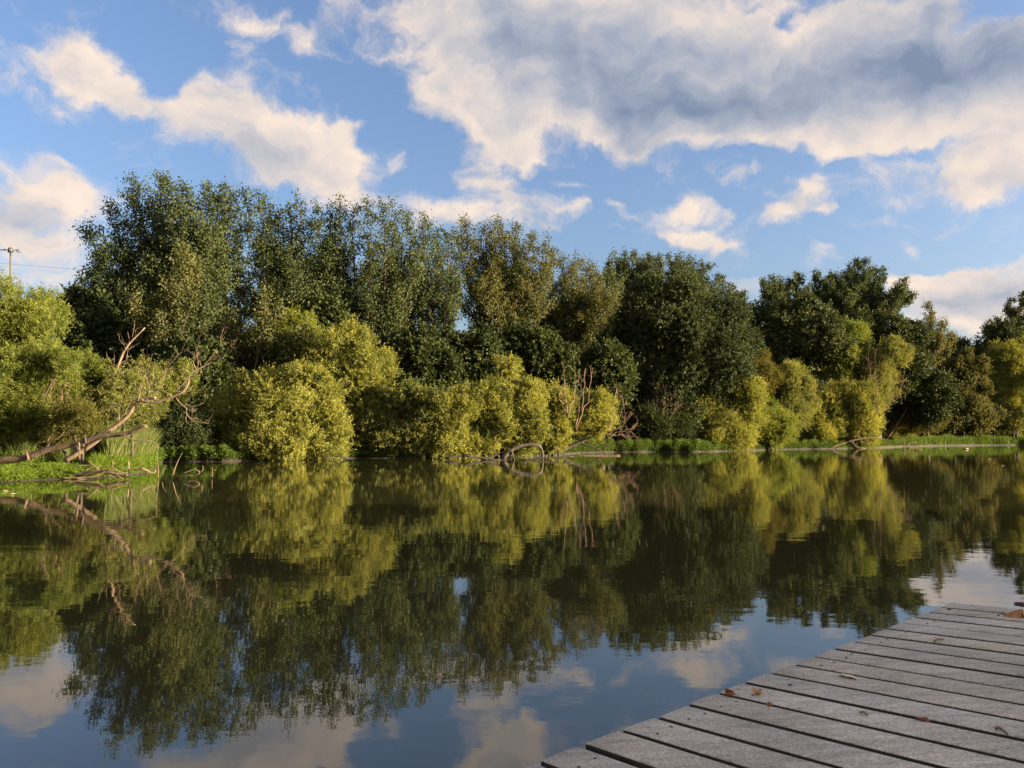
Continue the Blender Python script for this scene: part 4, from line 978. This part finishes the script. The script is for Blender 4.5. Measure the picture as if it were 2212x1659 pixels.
def noise(scale, det, rough, vec, stretch=None):
    n_ = nn(nt, 'ShaderNodeTexNoise'); n_.inputs['Scale'].default_value = scale; n_.inputs['Detail'].default_value = det; n_.inputs['Roughness'].default_value = rough
    if stretch:
        mp = nn(nt, 'ShaderNodeMapping'); mp.inputs['Scale'].default_value = stretch; nt.links.new(vec, mp.inputs[0]); vec = mp.outputs[0]
    nt.links.new(vec, n_.inputs['Vector']); return n_
wn = noise(9, 6, .58, pc.outputs[0])
ws = nn(nt, 'ShaderNodeVectorMath', operation='MULTIPLY_ADD'); ws.inputs[1].default_value = (.11, .09, 0); ws.inputs[2].default_value = (-.055, -.045, 0)
nt.links.new(wn.outputs['Color'], ws.inputs[0])
pw = nn(nt, 'ShaderNodeVectorMath', operation='ADD'); nt.links.new(pc.outputs[0], pw.inputs[0]); nt.links.new(ws.outputs[0], pw.inputs[1])
def azel(px, py):
    d = unit(ray(px, py)); return math.atan2(d[0], d[1]), math.asin(d[2])
def field(blobs, src):
    acc = None
    for (px, py, rx, ry, rot, wt) in blobs:
        a, e = azel(px, py)
        mp = nn(nt, 'ShaderNodeMapping', vector_type='TEXTURE')
        mp.inputs['Location'].default_value = (a, e, 0); mp.inputs['Rotation'].default_value = (0, 0, -math.radians(rot))
        mp.inputs['Scale'].default_value = (rx / FPX * 1.10, ry / FPX * 1.12, 1)
        nt.links.new(src.outputs[0], mp.inputs[0])
        dt = nn(nt, 'ShaderNodeVectorMath', operation='DOT_PRODUCT'); nt.links.new(mp.outputs[0], dt.inputs[0]); nt.links.new(mp.outputs[0], dt.inputs[1])
        pwr = nn(nt, 'ShaderNodeMath', operation='POWER'); pwr.inputs[0].default_value = .30; nt.links.new(dt.outputs['Value'], pwr.inputs[1])
        ma = nn(nt, 'ShaderNodeMath', operation='MULTIPLY_ADD'); ma.inputs[1].default_value = wt
        nt.links.new(pwr.outputs[0], ma.inputs[0])
        if acc is None: ma.inputs[2].default_value = 0
        else: nt.links.new(acc.outputs[0], ma.inputs[2])
        acc = ma
        # each lobe waits for the one before it, so that few values are alive at a time
        nx_ = nn(nt, 'ShaderNodeVectorMath', operation='MULTIPLY_ADD'); nx_.inputs[1].default_value = (1e-7, 1e-7, 0)
        nt.links.new(acc.outputs[0], nx_.inputs[0]); nt.links.new(src.outputs[0], nx_.inputs[2]); src = nx_
    return acc, src
CL = [ # px, py, rx, ry, rot (clockwise degrees), weight
 (185, 112, 60, 46, 20, 1.0), (250, 160, 85, 58, 20, 1.1), (310, 195, 40, 34, 10, .7), (120, 115, 70, 25, 10, .35), (30, 172, 70, 26, 20, .55),
 (420, 215, 55, 34, 0, .9), (505, 262, 105, 62, 18, 1.15), (615, 308, 130, 64, 12, 1.25), (730, 315, 85, 56, 0, 1.05), (765, 258, 40, 16, -20, .7), (400, 255, 50, 30, 20, .5), (365, 165, 34, 50, -20, -.6), (1990, 318, 110, 12, -4, -.5),
 (480, 25, 75, 26, 5, .55), (575, 40, 110, 30, 15, .6), (655, 85, 60, 26, 30, .55), (700, 20, 60, 40, 0, .5), (620, 185, 45, 24, 0, .35),
 (60, 385, 110, 50, 5, 1.1), (180, 415, 75, 42, 15, 1.0), (45, 500, 100, 24, 12, .95), (120, 338, 40, 12, 0, .5), (0, 450, 90, 40, 0, .7), (355, 200, 26, 22, 0, -.5),
 (965, 180, 50, 26, -10, .85), (1005, 228, 70, 34, 10, .9), (1075, 285, 95, 36, 22, 1.0), (1140, 335, 45, 26, 25, .9), (895, 215, 45, 26, 0, .4), (870, 350, 24, 34, 15, .5),
 (1045, 380, 62, 34, 25, .95), (1110, 435, 80, 32, 15, .95), (960, 455, 120, 34, 5, .85), (720, 410, 55, 36, 10, .85), (800, 440, 70, 26, 0, .55), (1060, 480, 110, 26, 0, .6),
 (930, 30, 130, 50, 0, .5), (1090, 80, 150, 90, 0, .95), (1300, 40, 260, 90, 0, 1.3), (1250, 160, 230, 80, 5, 1.3), (1500, 190, 300, 85, 0, 1.5), (1400, 245, 230, 45, 3, 1.2),
 (1560, 60, 180, 70, 0, 1.0), (1750, 170, 240, 85, 0, 1.3), (1900, 240, 190, 50, 0, 1.0), (2060, 150, 150, 75, 10, 1.1), (1830, 70, 90, 40, 10, .9), (1960, 25, 160, 36, 0, .9), (2180, 170, 80, 70, 0, .8),
 (1390, 300, 90, 20, 5, .9), (1830, 305, 70, 30, 15, .8), (2040, 280, 130, 26, -5, .8), (1810, 335, 36, 14, 0, .5),
 (2080, 365, 130, 42, 3, 1.1), (2190, 350, 70, 36, 0, .9), (2105, 415, 55, 22, 5, .8), (2190, 290, 30, 14, 0, .6),
 (1485, 445, 46, 30, 0, 1.0), (1545, 470, 34, 20, 20, .5), (1590, 388, 52, 13, -12, .85), (1500, 508, 58, 14, 15, .95), (1570, 538, 32, 14, 0, .8),
 (1745, 440, 46, 26, -25, .8), (1690, 480, 46, 22, -10, .8), (1790, 465, 18, 13, 0, .7), (1770, 395, 30, 12, -15, .5),
 (1340, 432, 44, 14, 15, .55), (1345, 478, 26, 7, 0, .5), (1230, 438, 44, 22, 0, .45), (1240, 385, 36, 9, 10, .45),
 (2060, 588, 110, 18, -3, .8), (2120, 640, 170, 46, 0, 1.2), (2150, 705, 110, 36, 0, .9), (1960, 600, 50, 20, 0, .4), (1800, 565, 70, 14, 0, .5), (1790, 540, 28, 12, 0, .5), (1985, 530, 22, 14, 20, .6), (2045, 525, 24, 9, 0, .5),
 (110, 575, 130, 30, 0, .5), (60, 610, 110, 24, 0, .45), (850, 60, 110, 60, 0, .34), (930, 110, 80, 60, 0, .3), (1200, 230, 120, 40, 12, .6), (800, 170, 50, 60, 0, -.35), (1080, 200, 40, 20, 10, .2), (560, 300, 110, 55, 15, .5), (650, 330, 110, 50, 10, .5), (1460, 470, 60, 40, 0, .35), (1720, 470, 80, 40, -20, .35), (1990, 620, 120, 30, 0, .5),
 (1900, 480, 200, 14, 0, .25), (1600, 620, 160, 16, 0, .3), (1400, 390, 120, 10, 0, .2),
 (1715, 55, 48, 24, 20, -1.3), (2195, 30, 50, 40, 0, -1.0), (1640, 8, 50, 14, 0, -.5), (1620, 325, 100, 14, 0, -.35), (1230, 250, 36, 22, 30, -.4), (1040, 130, 40, 26, 0, -.35), (860, 260, 60, 60, 0, -.5),
 (780, -260, 500, 120, 0, .9), (1700, -330, 600, 150, 0, .9), (-300, -60, 200, 90, 10, .9), (2600, 150, 250, 120, 0, 1.0), (2700, 560, 300, 60, 0, 1.0), (-500, 420, 300, 70, 5, 1.0), (300, -480, 420, 90, 0, .8)]
SHD = [ # shaded undersides
 (1600, 285, 480, 34, 0, .32), (2060, 140, 170, 70, 5, .7), (1880, 215, 190, 45, 0, .6), (1480, 150, 620, 150, 0, .40), (1120, 100, 200, 100, 0, .45), (1430, 80, 190, 80, 0, .30), (1640, 150, 190, 60, 0, .6), (1980, 90, 140, 60, 0, .5), (1450, 240, 240, 40, 5, .5), (640, 340, 130, 26, 12, .5), (70, 470, 90, 16, 5, .5), (980, 470, 90, 12, 0, .25), (2080, 395, 120, 16, 5, .4), (2120, 650, 170, 26, 0, .6),
 (1420, 225, 260, 46, 5, 1.0), (1250, 130, 230, 70, 5, .55), (1700, 200, 260, 40, 0, .65), (2060, 140, 130, 60, 10, .85), (1100, 130, 130, 50, 0, .45), (2190, 190, 60, 40, 0, .6), (1000, 30, 190, 50, 0, .35), (1300, 30, 250, 60, 0, .35),
 (540, 330, 120, 34, 15, .8), (40, 420, 80, 30, 8, .5), (230, 185, 60, 22, 20, .35), (2060, 385, 110, 16, 5, .45), (2130, 640, 150, 24, 0, .95), (30, 450, 90, 22, 8, .35), (290, 195, 60, 20, 20, .15), (2100, 690, 60, 14, 10, .6), (780, -260, 400, 80, 0, .7), (1700, -330, 500, 100, 0, .8)]
dens, pw2 = field(CL, pw)
shade, pw2 = field(SHD, pw2)
fb = noise(13, 10, .63, pw.outputs[0], (1.0, 1.5, 1))
# generic broken clouds added over the unseen sky, thickened to brighten the shaded dock
bk = noise(2.6, 6, .55, nrmz.outputs[0])
bkr = nn(nt, 'ShaderNodeMapRange'); bkr.inputs[1].default_value = .36; bkr.inputs[2].default_value = .52; nt.links.new(bk.outputs['Fac'], bkr.inputs[0])
msk = nn(nt, 'ShaderNodeMapRange'); msk.inputs[1].default_value = .62; msk.inputs[2].default_value = .2; msk.inputs[3].default_value = 0; msk.inputs[4].default_value = 1.2
nt.links.new(sx.outputs[1], msk.inputs[0])
bkm = nn(nt, 'ShaderNodeMath', operation='MULTIPLY'); nt.links.new(bkr.outputs[0], bkm.inputs[0]); nt.links.new(msk.outputs[0], bkm.inputs[1])
d0 = nn(nt, 'ShaderNodeMath', operation='ADD'); nt.links.new(dens.outputs[0], d0.inputs[0]); nt.links.new(bkm.outputs[0], d0.inputs[1])
dn_ = nn(nt, 'ShaderNodeMath', operation='MULTIPLY_ADD'); dn_.inputs[1].default_value = 2.7; nt.links.new(fb.outputs['Fac'], dn_.inputs[0]); nt.links.new(d0.outputs[0], dn_.inputs[2])
al = nn(nt, 'ShaderNodeMapRange', interpolation_type='SMOOTHSTEP'); al.inputs[1].default_value = 1.52; al.inputs[2].default_value = 2.55; nt.links.new(dn_.outputs[0], al.inputs[0])
up_ = nn(nt, 'ShaderNodeMapRange'); up_.inputs[1].default_value = 0.0; up_.inputs[2].default_value = .02; nt.links.new(eln.outputs[0], up_.inputs[0])
alm = nn(nt, 'ShaderNodeMath', operation='MULTIPLY'); nt.links.new(al.outputs[0], alm.inputs[0]); nt.links.new(up_.outputs[0], alm.inputs[1])
alx = nn(nt, 'ShaderNodeMath', operation='MULTIPLY'); alx.inputs[1].default_value = .97; nt.links.new(alm.outputs[0], alx.inputs[0])
# shade with relief from a second noise sample shifted towards the sun
def relief(vec, scale, det, off, ref):
    pf = nn(nt, 'ShaderNodeVectorMath', operation='ADD'); pf.inputs[1].default_value = off; nt.links.new(vec.outputs[0], pf.inputs[0])
    f2 = noise(scale, det, .6, pf.outputs[0], (1.0, 1.5, 1))
    r_ = nn(nt, 'ShaderNodeMath', operation='SUBTRACT'); nt.links.new(f2.outputs['Fac'], r_.inputs[0]); nt.links.new(ref.outputs['Fac'], r_.inputs[1])
    return r_
rel = relief(pw, 13, 5, (.018, .020, 0), fb)
fl = noise(5.5, 3, .5, pc.outputs[0], (1, 1.6, 1))
rl = relief(pc, 5.5, 3, (.035, .055, 0), fl)
s0 = nn(nt, 'ShaderNodeMath', operation='MULTIPLY_ADD'); s0.inputs[1].default_value = 2.6; nt.links.new(rl.outputs[0], s0.inputs[0]); nt.links.new(shade.outputs[0], s0.inputs[2])
s1 = nn(nt, 'ShaderNodeMath', operation='MULTIPLY_ADD'); s1.inputs[1].default_value = 2.3; nt.links.new(rel.outputs[0], s1.inputs[0]); nt.links.new(s0.outputs[0], s1.inputs[2])
thk = nn(nt, 'ShaderNodeMapRange'); thk.inputs[1].default_value = 2.0; thk.inputs[2].default_value = 3.8; thk.inputs[3].default_value = 0; thk.inputs[4].default_value = .34; nt.links.new(dn_.outputs[0], thk.inputs[0])
sh1 = nn(nt, 'ShaderNodeMath', operation='ADD'); nt.links.new(s1.outputs[0], sh1.inputs[0]); nt.links.new(thk.outputs[0], sh1.inputs[1])
shr = nn(nt, 'ShaderNodeMapRange', interpolation_type='LINEAR'); shr.inputs[1].default_value = -.25; shr.inputs[2].default_value = 2.7; nt.links.new(sh1.outputs[0], shr.inputs[0])
ccol = nn(nt, 'ShaderNodeValToRGB'); e = ccol.color_ramp.elements
e[0].position = 0; e[0].color = (.525, .44, .372, 1); e[1].position = 1; e[1].color = (.118, .150, .215, 1)
x = e.new(.18); x.color = (.455, .392, .350, 1); x = e.new(.40); x.color = (.335, .318, .325, 1); x = e.new(.68); x.color = (.205, .228, .280, 1)
nt.links.new(shr.outputs[0], ccol.inputs[0])
bgc = nn(nt, 'ShaderNodeBackground'); bgc.inputs[1].default_value = .392; nt.links.new(ccol.outputs[0], bgc.inputs[0])
ms = nn(nt, 'ShaderNodeMixShader'); nt.links.new(alx.outputs[0], ms.inputs[0]); nt.links.new(bgs.outputs[0], ms.inputs[1]); nt.links.new(bgc.outputs[0], ms.inputs[2])
nt.links.new(ms.outputs[0], out.inputs[0])

sun = bpy.data.lights.new('sun', 'SUN'); suno = bpy.data.objects.new('sun', sun); COL.objects.link(suno)
sun.energy = 5.0; sun.angle = math.radians(.6); sun.color = (1.0, .79, .50)
sd = Vector((math.sin(SUN_AZ) * math.cos(SUN_EL), math.cos(SUN_AZ) * math.cos(SUN_EL), math.sin(SUN_EL)))
suno.rotation_euler = sd.to_track_quat('Z', 'Y').to_euler(); suno.location = sd * 400

sc.view_settings.view_transform = 'Standard'; sc.view_settings.look = 'None'; sc.view_settings.exposure = 2.3; sc.view_settings.gamma = 1
cy = sc.cycles
cy.max_bounces = 8; cy.diffuse_bounces = 3; cy.glossy_bounces = 4; cy.transmission_bounces = 4; cy.transparent_max_bounces = 4
cy.use_adaptive_sampling = True; cy.use_denoising = True
print('faces', sum(len(o.data.polygons) for o in sc.objects if o.type == 'MESH'))
